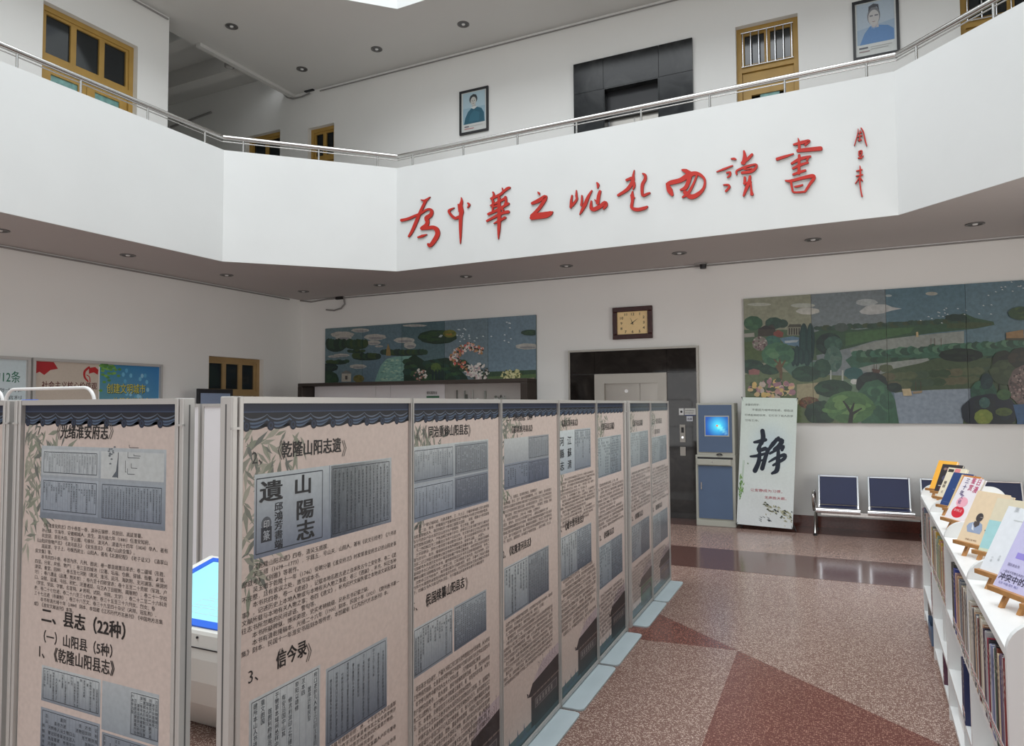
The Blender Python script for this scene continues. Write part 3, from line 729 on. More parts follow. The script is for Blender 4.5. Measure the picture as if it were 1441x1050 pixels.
R += [([(580, 432), (640, 405), (760, 376), (900, 360), (1000, 350), (1145, 336), (1145, 396), (1060, 402), (960, 412), (830, 440), (760, 432), (640, 452), (600, 450)], WATER)]
R += [([(560, 480), (600, 452), (680, 435), (760, 434), (830, 440), (960, 412), (1100, 395), (1200, 402), (1500, 385), (1500, 480), (1150, 480), (1000, 486), (760, 500), (600, 530)], (54, 92, 74))]
for i in range(40): R += [(E_(610+i*22+(i*41 % 13), 448-i*1.6+(i*29 % 12), 20+(i*13 % 12), 13+(i*7 % 8), bump=.12, seed=i+50), [(62, 104, 84), (48, 84, 66), (80, 116, 92), (44, 72, 60)][i % 4])]
for i in range(26): R += [(E_(640+i*32+(i*41 % 13), 478-i*0.6+(i*29 % 14), 26, 13, bump=.12, seed=i+90), [(44, 78, 58), (56, 84, 62), (36, 62, 50)][i % 3])]
R += [([(600, 526), (700, 500), (850, 482), (965, 470), (975, 480), (930, 500), (800, 532), (730, 552), (640, 532)], WATER)]
R += [([(720, 556), (800, 522), (930, 495), (1010, 470), (1150, 478), (1500, 452), (1500, 830), (1140, 830), (1140, 700), (1000, 640), (820, 650), (740, 600)], (62, 78, 54))]
for i in range(46): R += [(E_(760+(i*83 % 640), 520+(i*37 % 85), 32, 18, bump=.12, seed=i+130), [(78, 88, 62), (58, 76, 58), (48, 68, 46), (88, 86, 64)][i % 4])]
R += canopy(1130, 455, 105, 32, 9, [(24, 38, 34), (32, 48, 38), (22, 34, 34)], 5)
R += [([(800, 642), (860, 634), (1000, 626), (1195, 620), (1200, 660), (1150, 700), (1140, 830), (822, 830)], (128, 140, 152))]
# village corner
R += [([(40, 330), (400, 330), (420, 480), (40, 500)], (70, 92, 66))]
R += canopy(105, 298, 45, 34, 6, [(46, 84, 58), (58, 96, 64), (38, 72, 52)], 11)+canopy(208, 298, 42, 28, 6, [(38, 66, 54), (48, 78, 62), (30, 54, 46)], 12)+canopy(250, 300, 26, 20, 3, [(44, 68, 58), (38, 60, 48)], 13)
R += [([(130, 325), (200, 305), (215, 325), (212, 362), (128, 362)], (58, 52, 44)), ([(125, 328), (165, 308), (215, 326)], (36, 34, 32)), ([(275, 318), (285, 303), (340, 303), (345, 318)], (70, 70, 58)), ([(275, 318), (340, 318), (336, 358), (272, 358)], (128, 128, 110))]
for i in range(5): R += [([(280+i*12, 322), (287+i*12, 322), (287+i*12, 355), (280+i*12, 355)], (52, 50, 42))]
R += [([(58, 350), (110, 345), (112, 365), (58, 368)], (150, 148, 138)), ([(205, 345), (228, 330), (255, 345), (250, 366), (206, 366)], (120, 62, 52)), ([(235, 372), (300, 362), (345, 372), (330, 415), (260, 402)], (88, 118, 138)), ([(260, 385), (330, 380), (320, 392), (262, 396)], (160, 172, 176))]
R += canopy(200, 395, 40, 35, 5, [(50, 96, 84), (60, 106, 88), (44, 84, 74)], 14)+[([(40, 395), (110, 385), (150, 430), (150, 480), (40, 500)], (74, 92, 52))]
R += canopy(138, 398, 36, 34, 4, [(126, 122, 112), (146, 138, 128), (110, 100, 96)], 15)+dots(138, 398, 34, 32, 45, 5, [(170, 160, 150), (90, 70, 70), (130, 110, 110)], 3)
R += [([(40, 560), (140, 530), (400, 550), (620, 560), (620, 830), (40, 830)], (92, 106, 74)), ([(400, 600), (640, 560), (640, 700), (400, 720)], (96, 118, 96)), ([(230, 495), (480, 485), (470, 545), (300, 560)], (74, 108, 92))]
R += canopy(95, 512, 60, 34, 8, [(34, 62, 50), (42, 74, 56), (28, 52, 44)], 16)+canopy(190, 525, 50, 26, 5, [(34, 62, 50), (42, 74, 56)], 17)
R += [([(82, 530), (108, 522), (138, 530), (134, 552), (84, 552)], (138, 92, 88))]
for x, y, rx, ry in ((355, 398, 24, 100), (388, 395, 21, 98), (322, 460, 16, 52), (303, 465, 13, 46), (344, 462, 14, 40), (372, 470, 16, 44)): R += [(E_(x, y, rx, ry, 24), (24, 54, 54)), (E_(x-4, y-4, rx*.5, ry*.8, 20), (34, 66, 62))]
R += canopy(228, 455, 78, 60, 14, [(66, 108, 80), (78, 122, 86), (56, 96, 74), (88, 128, 92)], 18)
R += [([(226, 500), (238, 470), (244, 500), (250, 540), (246, 590), (232, 590), (236, 545), (214, 510)], (98, 78, 54)), ([(238, 510), (262, 478), (266, 482), (246, 520)], (98, 78, 54)), ([(232, 505), (205, 478), (209, 474), (236, 498)], (98, 78, 54))]
R += canopy(480, 400, 62, 52, 8, [(28, 48, 44), (36, 58, 52), (24, 40, 40)], 19)+canopy(500, 400, 44, 36, 6, [(52, 84, 72), (62, 96, 80)], 20)+canopy(500, 475, 42, 62, 8, [(70, 100, 88), (84, 110, 98), (58, 88, 78)], 21)+canopy(445, 520, 42, 45, 6, [(38, 70, 56), (48, 80, 62)], 22)
R += canopy(365, 548, 68, 38, 9, [(30, 62, 48), (40, 76, 56), (26, 54, 44)], 23)+[([(485, 530), (491, 530), (491, 612), (485, 612)], (170, 176, 168)), ([(542, 530), (550, 530), (550, 590), (542, 590)], (170, 176, 168)), (E_(604, 586, 18, 13, bump=.1), (188, 190, 184)), (E_(600, 545, 44, 28, bump=.1), (40, 84, 82))]
R += [([(320, 600), (430, 590), (430, 668), (320, 700)], (150, 142, 112))]
R += dots(200, 620, 112, 46, 95, 13, [(196, 168, 122), (176, 134, 128), (186, 170, 158), (202, 172, 108), (150, 110, 120), (56, 76, 50), (48, 66, 44)], 4)
R += canopy(382, 690, 50, 28, 4, [(92, 62, 46), (110, 74, 52)], 24)+dots(382, 690, 50, 26, 60, 4, [(130, 84, 60), (70, 44, 36), (104, 96, 60)], 5)
R += canopy(500, 620, 90, 42, 9, [(28, 58, 42), (38, 72, 50), (24, 50, 38)], 25)+canopy(440, 740, 78, 56, 7, [(24, 48, 38), (34, 62, 46)], 26)
R += canopy(690, 600, 75, 60, 8, [(22, 36, 34), (30, 48, 42)], 27)+[([(620, 640), (660, 590), (720, 575), (770, 610), (805, 680), (825, 830), (640, 830)], (50, 88, 66))]+canopy(715, 690, 82, 90, 14, [(54, 92, 70), (64, 104, 76), (44, 80, 62)], 28)+canopy(800, 615, 36, 22, 3, [(26, 44, 40), (36, 54, 46)], 29)
R += canopy(580, 712, 116, 76, 20, [(72, 108, 66), (84, 122, 72), (64, 98, 60), (96, 130, 78)], 30)
R += [([(572, 790), (580, 740), (560, 705), (545, 682), (552, 680), (570, 700), (584, 722), (600, 690), (606, 692), (596, 735), (640, 715), (642, 720), (600, 750), (596, 830), (572, 830)], (34, 38, 34))]
R += [([(838, 622), (880, 620), (888, 655), (846, 656)], (176, 160, 128)), ([(890, 636), (940, 630), (935, 642), (895, 646)], (140, 122, 96)), ([(908, 342), (918, 340), (920, 366), (908, 366)], (178, 160, 120))]
for x in (980, 998, 1030, 905, 930, 700, 712): R += [([(x, 372 if x > 960 else (585 if x > 800 else 500)), (x+2.5, 372 if x > 960 else (585 if x > 800 else 500)), (x+2.5, 412 if x > 960 else (630 if x > 800 else 545)), (x, 412 if x > 960 else (630 if x > 800 else 545))], (80, 62, 50))]
R += [([(690, 522), (735, 528), (725, 545), (695, 540)], (80, 60, 50))]
# near trees at the end of the visible part
R += canopy(1340, 485, 56, 50, 8, [(34, 44, 34), (44, 54, 38), (28, 36, 32)], 31)+[([(1315, 480), (1322, 480), (1322, 640), (1315, 640)], (28, 34, 30)), ([(1370, 480), (1376, 480), (1376, 620), (1370, 620)], (28, 34, 30))]+canopy(1345, 540, 70, 60, 8, [(52, 66, 46), (62, 76, 52)], 32)
R += canopy(1425, 470, 60, 50, 6, [(36, 42, 34), (52, 48, 38)], 33)+canopy(1440, 605, 75, 95, 10, [(92, 80, 76), (112, 98, 92), (78, 66, 64)], 34)+dots(1440, 605, 75, 95, 130, 6, [(146, 128, 122), (60, 48, 48), (120, 96, 92)], 6)
R += canopy(1240, 640, 62, 60, 8, [(38, 78, 62), (48, 90, 70), (30, 66, 54)], 35)+canopy(1255, 585, 30, 38, 4, [(24, 48, 52), (32, 58, 60)], 36)
R += canopy(1270, 735, 135, 85, 10, [(18, 30, 42), (24, 38, 48), (22, 34, 38)], 37)+canopy(1245, 690, 26, 26, 3, [(50, 84, 80), (62, 94, 84)], 38)+canopy(1240, 760, 44, 36, 5, [(108, 122, 54), (122, 132, 62)], 39)+canopy(1340, 735, 40, 20, 4, [(70, 86, 44), (60, 74, 42)], 40)+canopy(1340, 650, 34, 26, 3, [(52, 84, 50), (62, 92, 54)], 41)
R += [([(1385, 700), (1500, 695), (1500, 830), (1405, 830), (1405, 780)], (48, 82, 118))]
R += canopy(1430, 250, 66, 32, 8, [(52, 76, 52), (66, 88, 52), (44, 66, 48)], 42)
R += [([(1350, 345), (1436, 330), (1438, 375), (1352, 378)], (140, 112, 76)), ([(1350, 372), (1500, 372), (1500, 382), (1350, 382)], (70, 66, 50))]
rr = random.Random(9)
for i in range(36):
    x, y = rr.choice([(1300, 140), (1390, 105), (1430, 120), (1100, 240), (990, 270), (1230, 230)]); x += rr.uniform(-60, 60); y += rr.uniform(-28, 28)
    R += [([(x-6, y), (x, y-3), (x+6, y+2), (x, y+2)], (190, 196, 196))]
# hidden right-hand continuation (outside the photograph) kept simple
mural('wall_mural', 'wide painted mural of a green river landscape above the navy seats', [-1.40, -0.50, 0.415, 1.315, 2.215, 3.115], 1.425, 3.21,
      [(S(136, 138, 118), S(146, 146, 120)), (S(112, 122, 126), S(124, 132, 132)), (S(80, 108, 120), S(94, 118, 126)), (S(88, 114, 126), S(96, 122, 128)), (S(84, 108, 124), S(60, 84, 70))], art_px(1030, 370, 3.506, R), None)
Lm = []
for cx, cy, rx, ry in ((235, 345, 58, 16), (240, 360, 40, 16), (330, 322, 45, 10), (410, 358, 55, 15), (400, 388, 36, 12), (565, 375, 52, 14), (595, 402, 30, 18), (620, 297, 60, 6), (230, 455, 40, 8), (318, 515, 42, 11), (1220, 408, 58, 15), (430, 408, 20, 5), (190, 462, 30, 6)):
    Lm += [(E_(cx, cy, rx, ry, bump=.1), (150, 148, 142)), (E_(cx+4, cy+ry*.35, rx*.75, ry*.4), (118, 118, 120))]
def isl(x0, x1, y, h, col=(24, 44, 36), seed=0):
    out = [(E_((x0+x1)/2, y+h*.2, (x1-x0)/2, h*.55), col)]
    rr = random.Random(seed)
    for i in range(int((x1-x0)/14)):
        out.append((E_(x0+12+i*14, y-h*.1+rr.uniform(-4, 3), 14, h*.5, bump=.12, seed=i), rr.choice([col, (34, 58, 42), (44, 62, 34)])))
    return out
Lm += isl(148, 250, 400, 50, seed=1)+isl(248, 370, 395, 40, (30, 52, 34), 2)+isl(288, 440, 462, 28, seed=3)+isl(262, 350, 435, 12, seed=4)+isl(148, 260, 492, 18, seed=5)+canopy(165, 520, 45, 22, 5, [(22, 38, 40), (30, 50, 44)], 3)+canopy(158, 585, 55, 45, 6, [(26, 50, 38), (36, 62, 42)], 4)
Lm += isl(440, 690, 440, 26, (28, 46, 40), 6)
Lm += [([(468, 458), (470, 425), (478, 395), (480, 395), (490, 425), (494, 458)], (124, 104, 66)), ([(225, 552), (255, 535), (288, 552)], (98, 98, 96)), ([(232, 553), (282, 553), (280, 596), (230, 596)], (150, 146, 136)), ([(250, 565), (262, 565), (262, 585), (250, 585)], (60, 60, 60))]+canopy(322, 580, 28, 20, 4, [(92, 86, 48), (76, 78, 40)], 5)
Lm += [([(408, 600), (420, 560), (440, 510), (470, 475), (520, 462), (606, 458), (590, 480), (562, 510), (562, 600)], (106, 142, 132))]
rr = random.Random(4)
for i in range(70):
    x, y = rr.uniform(430, 560), rr.uniform(475, 590)
    if y < 600-(x-408)*2.2: continue
    Lm += [([(x, y), (x+14, y-5), (x+22, y+1), (x+8, y+4)], rr.choice([(128, 160, 146), (88, 124, 116), (140, 166, 148)]))]
Lm += canopy(742, 358, 100, 36, 14, [(24, 46, 34), (36, 60, 36), (30, 52, 38)], 6)+canopy(808, 340, 34, 20, 6, [(96, 98, 42), (120, 92, 40), (66, 76, 38)], 7)+[([(748, 358), (760, 345), (772, 348), (762, 360)], (150, 160, 160))]
Lm += [([(562, 620), (566, 510), (590, 470), (620, 450), (680, 490), (740, 475), (790, 468), (830, 480), (860, 530), (900, 570), (920, 620)], (24, 46, 34))]
for i in range(46): Lm += [(E_(580+(i*67 % 320), 490+(i*41 % 95), 22, 15, bump=.12, seed=i), [(34, 60, 40), (22, 42, 34), (44, 72, 44), (28, 56, 48)][i % 4])]
Lm += canopy(735, 520, 26, 22, 4, [(72, 92, 44), (58, 80, 40)], 8)
for x in (718, 735, 752, 770): Lm += [(E_(x, 560, 6, 30), (20, 40, 40))]
Lm += [([(980, 545), (1270, 533), (1270, 620), (980, 620)], (44, 66, 48)), ([(1010, 570), (1270, 555), (1270, 575), (1010, 590)], (70, 92, 56))]
pts = [(965, 428), (945, 412), (915, 408), (885, 420), (855, 440), (832, 468), (850, 492), (880, 510), (905, 530), (925, 555), (945, 575)]
for i in range(len(pts)-1):
    Lm += dots(pts[i][0], pts[i][1], 24, 20, 22, 7, [(176, 84, 76), (190, 180, 172), (150, 110, 70), (40, 52, 40), (188, 150, 140)], 20+i)
Lm += dots(960, 545, 55, 45, 90, 8, [(190, 186, 178), (196, 190, 184), (50, 58, 50), (170, 150, 150)], 40)+dots(655, 560, 36, 32, 50, 6, [(190, 186, 178), (150, 110, 100), (40, 52, 40)], 41)
Lm += dots(1140, 560, 54, 28, 80, 7, [(170, 166, 120), (186, 182, 140), (90, 96, 54)], 42)+canopy(1240, 335, 48, 15, 5, [(30, 52, 40), (44, 66, 46)], 9)
Lm += [([(1228, 578), (1262, 574), (1262, 610), (1228, 612)], (120, 112, 96)), ([(1000, 640), (1270, 630), (1270, 655), (1000, 665)], (70, 100, 108))]
rr = random.Random(10)
for i in range(30):
    x, y = rr.choice([(880, 330), (870, 360), (1100, 300), (1130, 375), (990, 380), (830, 430)]); x += rr.uniform(-50, 50); y += rr.uniform(-30, 30)
    Lm += [([(x-6, y), (x, y-4), (x+6, y+2), (x, y+3)], (178, 186, 190))]
mural('wall_mural', 'painted mural of lake islands and a flower spiral, beside the clock', [-9.12, -8.225, -7.34, -6.44, -5.575, -4.68], 1.425, 3.18,
      [(S(100, 124, 130), S(98, 122, 136)), (S(94, 118, 128), S(100, 124, 142)), (S(76, 102, 110), S(98, 124, 126)), (S(104, 124, 134), S(124, 140, 148)), (S(106, 128, 142), S(124, 146, 160))], [(p_, tuple(c*1.4 for c in q_)) for p_, q_ in art_px(420, 380, 3.792, Lm)], None)

# ------------------------------------------------------------------ clock
F = lambda u, v, w: (u, YW-w, v)
ck = thing('wall_clock', (-3.05, YW, 2.70), 'square wall clock with a mahogany frame and pale gold face above the lift', 'clock')
a, b, c, d = -3.365, -2.735, 2.705, 3.205; t = 0.075
for q in ((a, b, c, c+t), (a, b, d-t, d), (a, a+t, c+t, d-t), (b-t, b, c+t, d-t)):
    m = MB(); m.box(q[0], q[1], YW-.055, YW, q[2], q[3]); m.build('frame_rail', 'mahogany', ck, bevel=.008)
m = MB(); m.box(a+t, b-t, YW-.03, YW-.005, c+t, d-t, col=S(244, 214, 158)); fc = m.build('dial', 'card', ck)
m = MB(); cx, cz = (a+b)/2+.0, (c+d)/2
for k in range(1, 13):
    an = math.radians(90-30*k); rx, rz = .19, .135
    x = cx+rx*max(-1, min(1, 1.25*math.cos(an)))*0.93; z = cz+rz*max(-1, min(1, 1.2*math.sin(an)))*1.0
    V, f = glyphs(str(k)); ww = V[:, 0].max()*0.055*1.15
    text(m, F, str(k), x-ww/2, z-.02, 0.055, .0315, S(40, 30, 24), bold=.02, sx=1.15)
m.build('numerals', 'card', fc)
m = MB()
for ang, L, wd in ((math.radians(90-54), .105, .007), (math.radians(90+22), .095, .006)):
    dx, dz = math.cos(ang), math.sin(ang); nx, nz = -dz*wd, dx*wd
    m.extrude([(cx-dx*.03+nx, YW-.033, cz-dz*.03+nz), (cx-dx*.03-nx, YW-.033, cz-dz*.03-nz), (cx+dx*L, YW-.033, cz+dz*L)], (0, -.002, 0))
m.cyl((cx, YW-.036, cz), .010, .005, 12, axis='y'); m.build('hands', 'black', fc)

# ------------------------------------------------------------------ portraits on the gallery wall
def portrait(name, label, x0, x1, z0, z1, paint):
    r = thing(name, ((x0+x1)/2, YW, z0), label, 'picture'); t = 0.035
    m = MB()
    for q in ((x0, x1, z0, z0+t), (x0, x1, z1-t, z1), (x0, x0+t, z0+t, z1-t), (x1-t, x1, z0+t, z1-t)): m.box(q[0], q[1], YW-.035, YW, q[2], q[3])
    m.build('frame', 'black', r)
    m = MB(); m.box(x0+t, x1-t, YW-.015, YW-.002, z0+t, z1-t, col=S(205, 208, 205))
    W, H = x1-x0-2*t, z1-z0-2*t
    P = lambda u, v, i: (x0+t+u*W, YW-.0152-.0003*i, z0+t+v*H)
    for i, (pts, col) in enumerate(paint): m.poly([P(u, v, i+1) for u, v in pts], col=S(*col))
    m.build('print', 'card', r)
    return r
def e2(cx, cy, rx, ry, n=22): return [(cx+rx*math.cos(6.2832*i/n), cy+ry*math.sin(6.2832*i/n)) for i in range(n)]
portrait('framed_portrait', 'framed portrait of a person in a teal top, beside the black marble lift', -6.13, -5.56, 6.44, 7.22, [
    ([(.06, .2), (.94, .2), (.94, .98), (.06, .98)], (150, 180, 195)), ([(.06, .6), (.94, .6), (.94, .98), (.06, .98)], (172, 196, 206)),
    ([(.10, .2), (.92, .2), (.90, .42), (.80, .54), (.60, .60), (.42, .60), (.26, .50), (.15, .36)], (38, 92, 112)), ([(.3, .25), (.7, .25), (.72, .45), (.5, .52), (.34, .42)], (48, 104, 124)),
    ([(.42, .58), (.58, .58), (.56, .68), (.44, .68)], (178, 180, 176)), ([(.36, .60), (.50, .55), (.64, .60), (.5, .62)], (210, 214, 212)), (e2(.48, .80, .16, .12), (48, 52, 56)), (e2(.48, .75, .115, .11), (190, 190, 184)),
    ([(.36, .80), (.40, .86), (.56, .87), (.61, .80), (.60, .90), (.48, .93), (.36, .89)], (44, 48, 52)), (e2(.435, .765, .018, .010, 8), (50, 50, 52)), (e2(.525, .765, .018, .010, 8), (50, 50, 52)), ([(.45, .70), (.51, .70), (.50, .69), (.46, .69)], (120, 80, 78)), ([(.478, .76), (.49, .76), (.495, .725), (.472, .725)], (160, 156, 150)),
    ([(.12, .12), (.30, .12), (.30, .15), (.12, .15)], (110, 100, 110)), ([(.33, .13), (.86, .13), (.86, .14), (.33, .14)], (170, 170, 168)), ([(.12, .07), (.50, .07), (.50, .09), (.12, .09)], (190, 130, 130))])
portrait('framed_portrait', 'framed portrait of a person with glasses, beside the barred ochre door', .112, .675, 6.39, 7.21, [
    ([(.04, .22), (.96, .22), (.96, .98), (.04, .98)], (150, 170, 190)), ([(.04, .5), (.96, .6), (.96, .98), (.04, .98)], (172, 186, 198)),
    ([(.10, .22), (.94, .22), (.94, .42), (.80, .50), (.56, .54), (.36, .54), (.22, .42)], (92, 132, 180)), ([(.40, .50), (.58, .50), (.56, .62), (.42, .62)], (186, 180, 176)), (e2(.46, .72, .16, .17), (120, 122, 126)), (e2(.46, .69, .135, .145), (190, 188, 186)),
    ([(.33, .80), (.40, .88), (.54, .88), (.60, .80), (.58, .92), (.46, .95), (.34, .91)], (78, 80, 86)), ([(.36, .715), (.44, .715), (.44, .74), (.36, .74)], (110, 112, 118)), ([(.48, .715), (.57, .715), (.57, .74), (.48, .74)], (110, 112, 118)), ([(.42, .62), (.50, .62), (.49, .61), (.43, .61)], (130, 90, 88)), ([(.36, .55), (.46, .50), (.56, .55), (.46, .47)], (120, 150, 190)),
    ([(.08, .14), (.30, .14), (.30, .17), (.08, .17)], (90, 90, 96)), ([(.36, .15), (.88, .15), (.88, .16), (.36, .16)], (160, 160, 158)), ([(.36, .11), (.80, .11), (.80, .12), (.36, .12)], (160, 160, 158)), ([(.08, .08), (.34, .08), (.34, .10), (.08, .10)], (150, 130, 130))])
# ------------------------------------------------------------------ exhibition display panels
PH = 1.725
POOL = '山阳县志淮安府清河嘉靖乾隆光绪同治修纂卷首图考建置沿革疆域水利田赋户口风俗物产职官选举人物列女艺文古迹寺观祥异杂记知县进士举人本书共二十四卷记述自汉至明清凡例目录序跋馆藏刻本抄本民国年间重印江苏历代方志丛刊有著作字号为人所传其中以及之于与而不可得也'
def rnd_text(n, seed, punct=True):
    rr = random.Random(seed); s = ''
    for i in range(n):
        s += '，' if (punct and rr.random() < .09) else rr.choice(POOL)
    return s
class Panel:
    def __init__(s, o, d, W, label, key, glossy=False, group='printed exhibition display panels'):
        s.o = np.array([o[0], o[1], 0.0]); s.d = np.array([d[0], d[1], 0.0]); s.d /= np.linalg.norm(s.d)
        s.n = np.array([s.d[1], -s.d[0], 0.0]); s.W = W
        s.root = thing('exhibition_stand', (o[0]+s.d[0]*W/2, o[1]+s.d[1]*W/2, 0), label, 'display panel', group)
        s.key = key; s.mat = 'printed_glossy' if glossy else 'printed'
        s.bg = MB(); s.ink = MB(); s.rr = random.Random(key)
        s.m = 0.0
    def F(s, u, v, w): p = s.o+s.d*u+s.n*w; return (p[0], p[1], v)
    def loc(s, x, y):
        p = onP(x, y, s.o, s.n); return (float((p-s.o) @ s.d), float(p[2]))
    def frame(s, double_left=False, double_right=False, base=True):
        W = s.W; F = s.F
        m = MB(); m.fbox(F, 0, W, PH-.018, PH, -.014, .014); m.build('top_rail', 'alu', s.root)
        m = MB(); m.fbox(F, 0, W, .02, .038, -.014, .014); m.build('bottom_rail', 'alu', s.root)
        for u0, dbl in ((0, double_left), (W, double_right)):
            sg = -1 if u0 == 0 else 1
            m = MB(); a = u0; b = u0+(-sg)*.0
            if dbl:
                # round edged upright with a dark joining groove beside it
                m.fbox(F, u0, u0+sg*.016, 0, PH, -.018, .018)
                g = m.build('post', 'alu', s.root, bevel=.003)
                q = MB(); q.fbox(F, u0+sg*.016, u0+sg*.021, 0.01, PH-.006, -.012, .010); q.build('groove', 'alu_dark', g)
                q = MB(); q.fbox(F, u0+sg*.021, u0+sg*.040, 0, PH, -.024, .018); q.build('outer_strip', 'alu', g, bevel=.003)
                q = MB(); q.fbox(F, u0+sg*.0401, u0+sg*.0405, 0.01, PH-.02, -.006, -.001); q.build('end_groove', 'alu_dark', g)
                q = MB(); q.fbox(F, u0+sg*.010, u0+sg*.040, PH-.085, PH-.079, .012, .022); q.build('hinge_pin', 'alu', g)
            else:
                m.fbox(F, u0-.004 if sg > 0 else u0-.001, u0+.001 if sg > 0 else u0+.004, 0, PH, -.012, .016); m.build('post', 'alu', s.root)
        if base:
            m = MB(); r = .035; W0, W1, T = .01, W-.01, .135
            def outline(z):
                pts = []
                for cx, cy, a0 in ((W1-r, T-r, 0), (W0+r, T-r, 90), (W0+r, -T+r, 180), (W1-r, -T+r, 270)):
                    for k in range(5):
                        a = math.radians(a0+k*22.5); pts.append(F(cx+r*math.cos(a), z, cy+r*math.sin(a)))
                return pts
            m.extrude(outline(.001), (0, 0, .010)); m.build('base_plate', 'plate', s.root)
        m = MB(); m.fbox(F, .004, W-.004, .038, PH-.018, -.008, .004); m.build('backing_board', 'white_plastic', s.root)
    # ---- print
    def rect(s, u0, v0, u1, v1, col, lay, col2=None, mb=None):
        w = .0043+.0001*lay
        c = S(*col); c2 = S(*(col2 or col))
        (mb or s.bg).poly([s.F(u0, v0, w), s.F(u1, v0, w), s.F(u1, v1, w), s.F(u0, v1, w)], col=[c2, c2, c, c])
    def pol(s, pts, col, lay): s.bg.poly([s.F(u, v, .0043+.0001*lay) for u, v in pts], col=S(*col))
    def line(s, u0, v0, u1, v1, t, col, lay):
        if abs(u1-u0) > abs(v1-v0): s.rect(min(u0, u1), v0-t/2, max(u0, u1), v0+t/2, col, lay)
        else: s.rect(u0-t/2, min(v0, v1), u0+t/2, max(v0, v1), col, lay)
    def txt(s, string, u, v, size, col=(38, 32, 30), bold=0.0, width=None, sx=1.0, shear=0): text(s.ink, s.F, string, u, v, size, .0052, S(*col), bold, width, 0, sx=sx, shear=shear)
    def bgpaint(s, tone=(197, 183, 175)):
        W = s.W; m = .008
        s.rect(m-.003, .038, W-m+.003, PH-.018, (tone[0]+2, tone[1]+2, tone[2]+2), 0, tone)
        # slightly rosier patches of the printed paper
        for i in range(5):
            cx, cy = s.rr.uniform(.2, W-.1), s.rr.uniform(.2, 1.4)
            k = [(cx+.12*math.cos(a)*(.7+.5*s.rr.random()), cy+.16*math.sin(a)*(.7+.5*s.rr.random())) for a in [i2*.5236 for i2 in range(12)]]
            k = [(min(max(u, m), W-m), v) for u, v in k]
        # roof tile frieze
        top = PH-.018
        s.rect(m-.003, top-.022, W-m+.003, top, (16, 26, 50), 2, (20, 34, 62)); s.rect(m-.003, top-.025, W-m+.003, top-.021, (48, 64, 92), 3)
        p = .088; n = int(round((W-2*m)/p)); p = (W-2*m)/n
        s.rect(m-.003, top-.064, W-m+.003, top-.025, (12, 17, 30), 2)
        for i in range(n):
            a = m+i*p
            def wave(off, t, col, lay, dip=.012):
                up = []; dn = []
                for k in range(11):
                    f = k/10; y = top-off-dip*math.sin(math.pi*min(1, f*1.0))**.7*(1.25-.5*f)
                    up.append((a+f*p, y)); dn.append((a+f*p, y-t*(.35+.65*math.sin(math.pi*f))))
                s.pol(dn+up[::-1], col, lay)
            low = [(a+k/8*p, top-.062-.009*math.sin(math.pi*k/8)) for k in range(9)]
            s.pol(low+[(a+p, top-.055), (a, top-.055)], (12, 18, 32), 2)
            wave(.029, .005, (92, 104, 122), 3); wave(.040, .015, (76, 96, 120), 3, .011); wave(.045, .005, (26, 40, 66), 4, .011)
            s.pol(e2(a+.014, top-.060, .014, .015, 14), (14, 24, 44), 5); s.pol(e2(a+.014, top-.060, .009, .010, 12), (36, 52, 78), 5.4); s.pol(e2(a+.014, top-.060, .005, .006, 8), (16, 24, 42), 5.8)
        # bamboo leaves
        for i in range(190):
            f = s.rr.random()
            u = abs(s.rr.gauss(.02, .11))+.01; v = top-.075-s.rr.random()**1.2*.50
            if u > .36*(1-(top-v)/.50)+.03 or u > .36: continue
            L = s.rr.uniform(.03, .085); an = math.radians(s.rr.choice([-70, -50, -115, -30, 20, 50, -85, -140])+s.rr.uniform(-14, 14)); wd = L*.11
            dx, dy = math.cos(an), math.sin(an)
            q = [(u, v), (u+dx*L*.4-dy*wd, v+dy*L*.4+dx*wd), (u+dx*L, v+dy*L), (u+dx*L*.4+dy*wd, v+dy*L*.4-dx*wd)]
            q = [(max(.006, a), min(b, top-.05)) for a, b in q]
            s.pol(q, s.rr.choice([(134, 136, 124), (144, 146, 132), (116, 120, 110), (154, 154, 140), (102, 106, 100), (128, 134, 118)]), 1+.004*i)
    def page(s, u0, v0, u1, v1, cols, rows, dens=.8, tone=((176, 186, 190), (110, 122, 134)), glyph=False, border=True, seed=0, ink=(52, 58, 66), rules=True):
        """u0,v0 top-left; u1,v1 bottom-right"""
        rr = random.Random(seed+s.key)
        if tone: s.rect(u0, v1, u1, v0, tone[0], 2, tone[1])
        b = (u1-u0)*.03
        if border:
            for (a, c, d, e) in ((u0+b, v0-b, u1-b, v0-b), (u0+b, v1+b, u1-b, v1+b), (u0+b, v0-b, u0+b, v1+b), (u1-b, v0-b, u1-b, v1+b)): s.line(a, c, d, e, .0022, (50, 56, 66), 3)
        cw = (u1-u0-2*b)/cols; ch = (v0-v1-2*b-.006)/rows
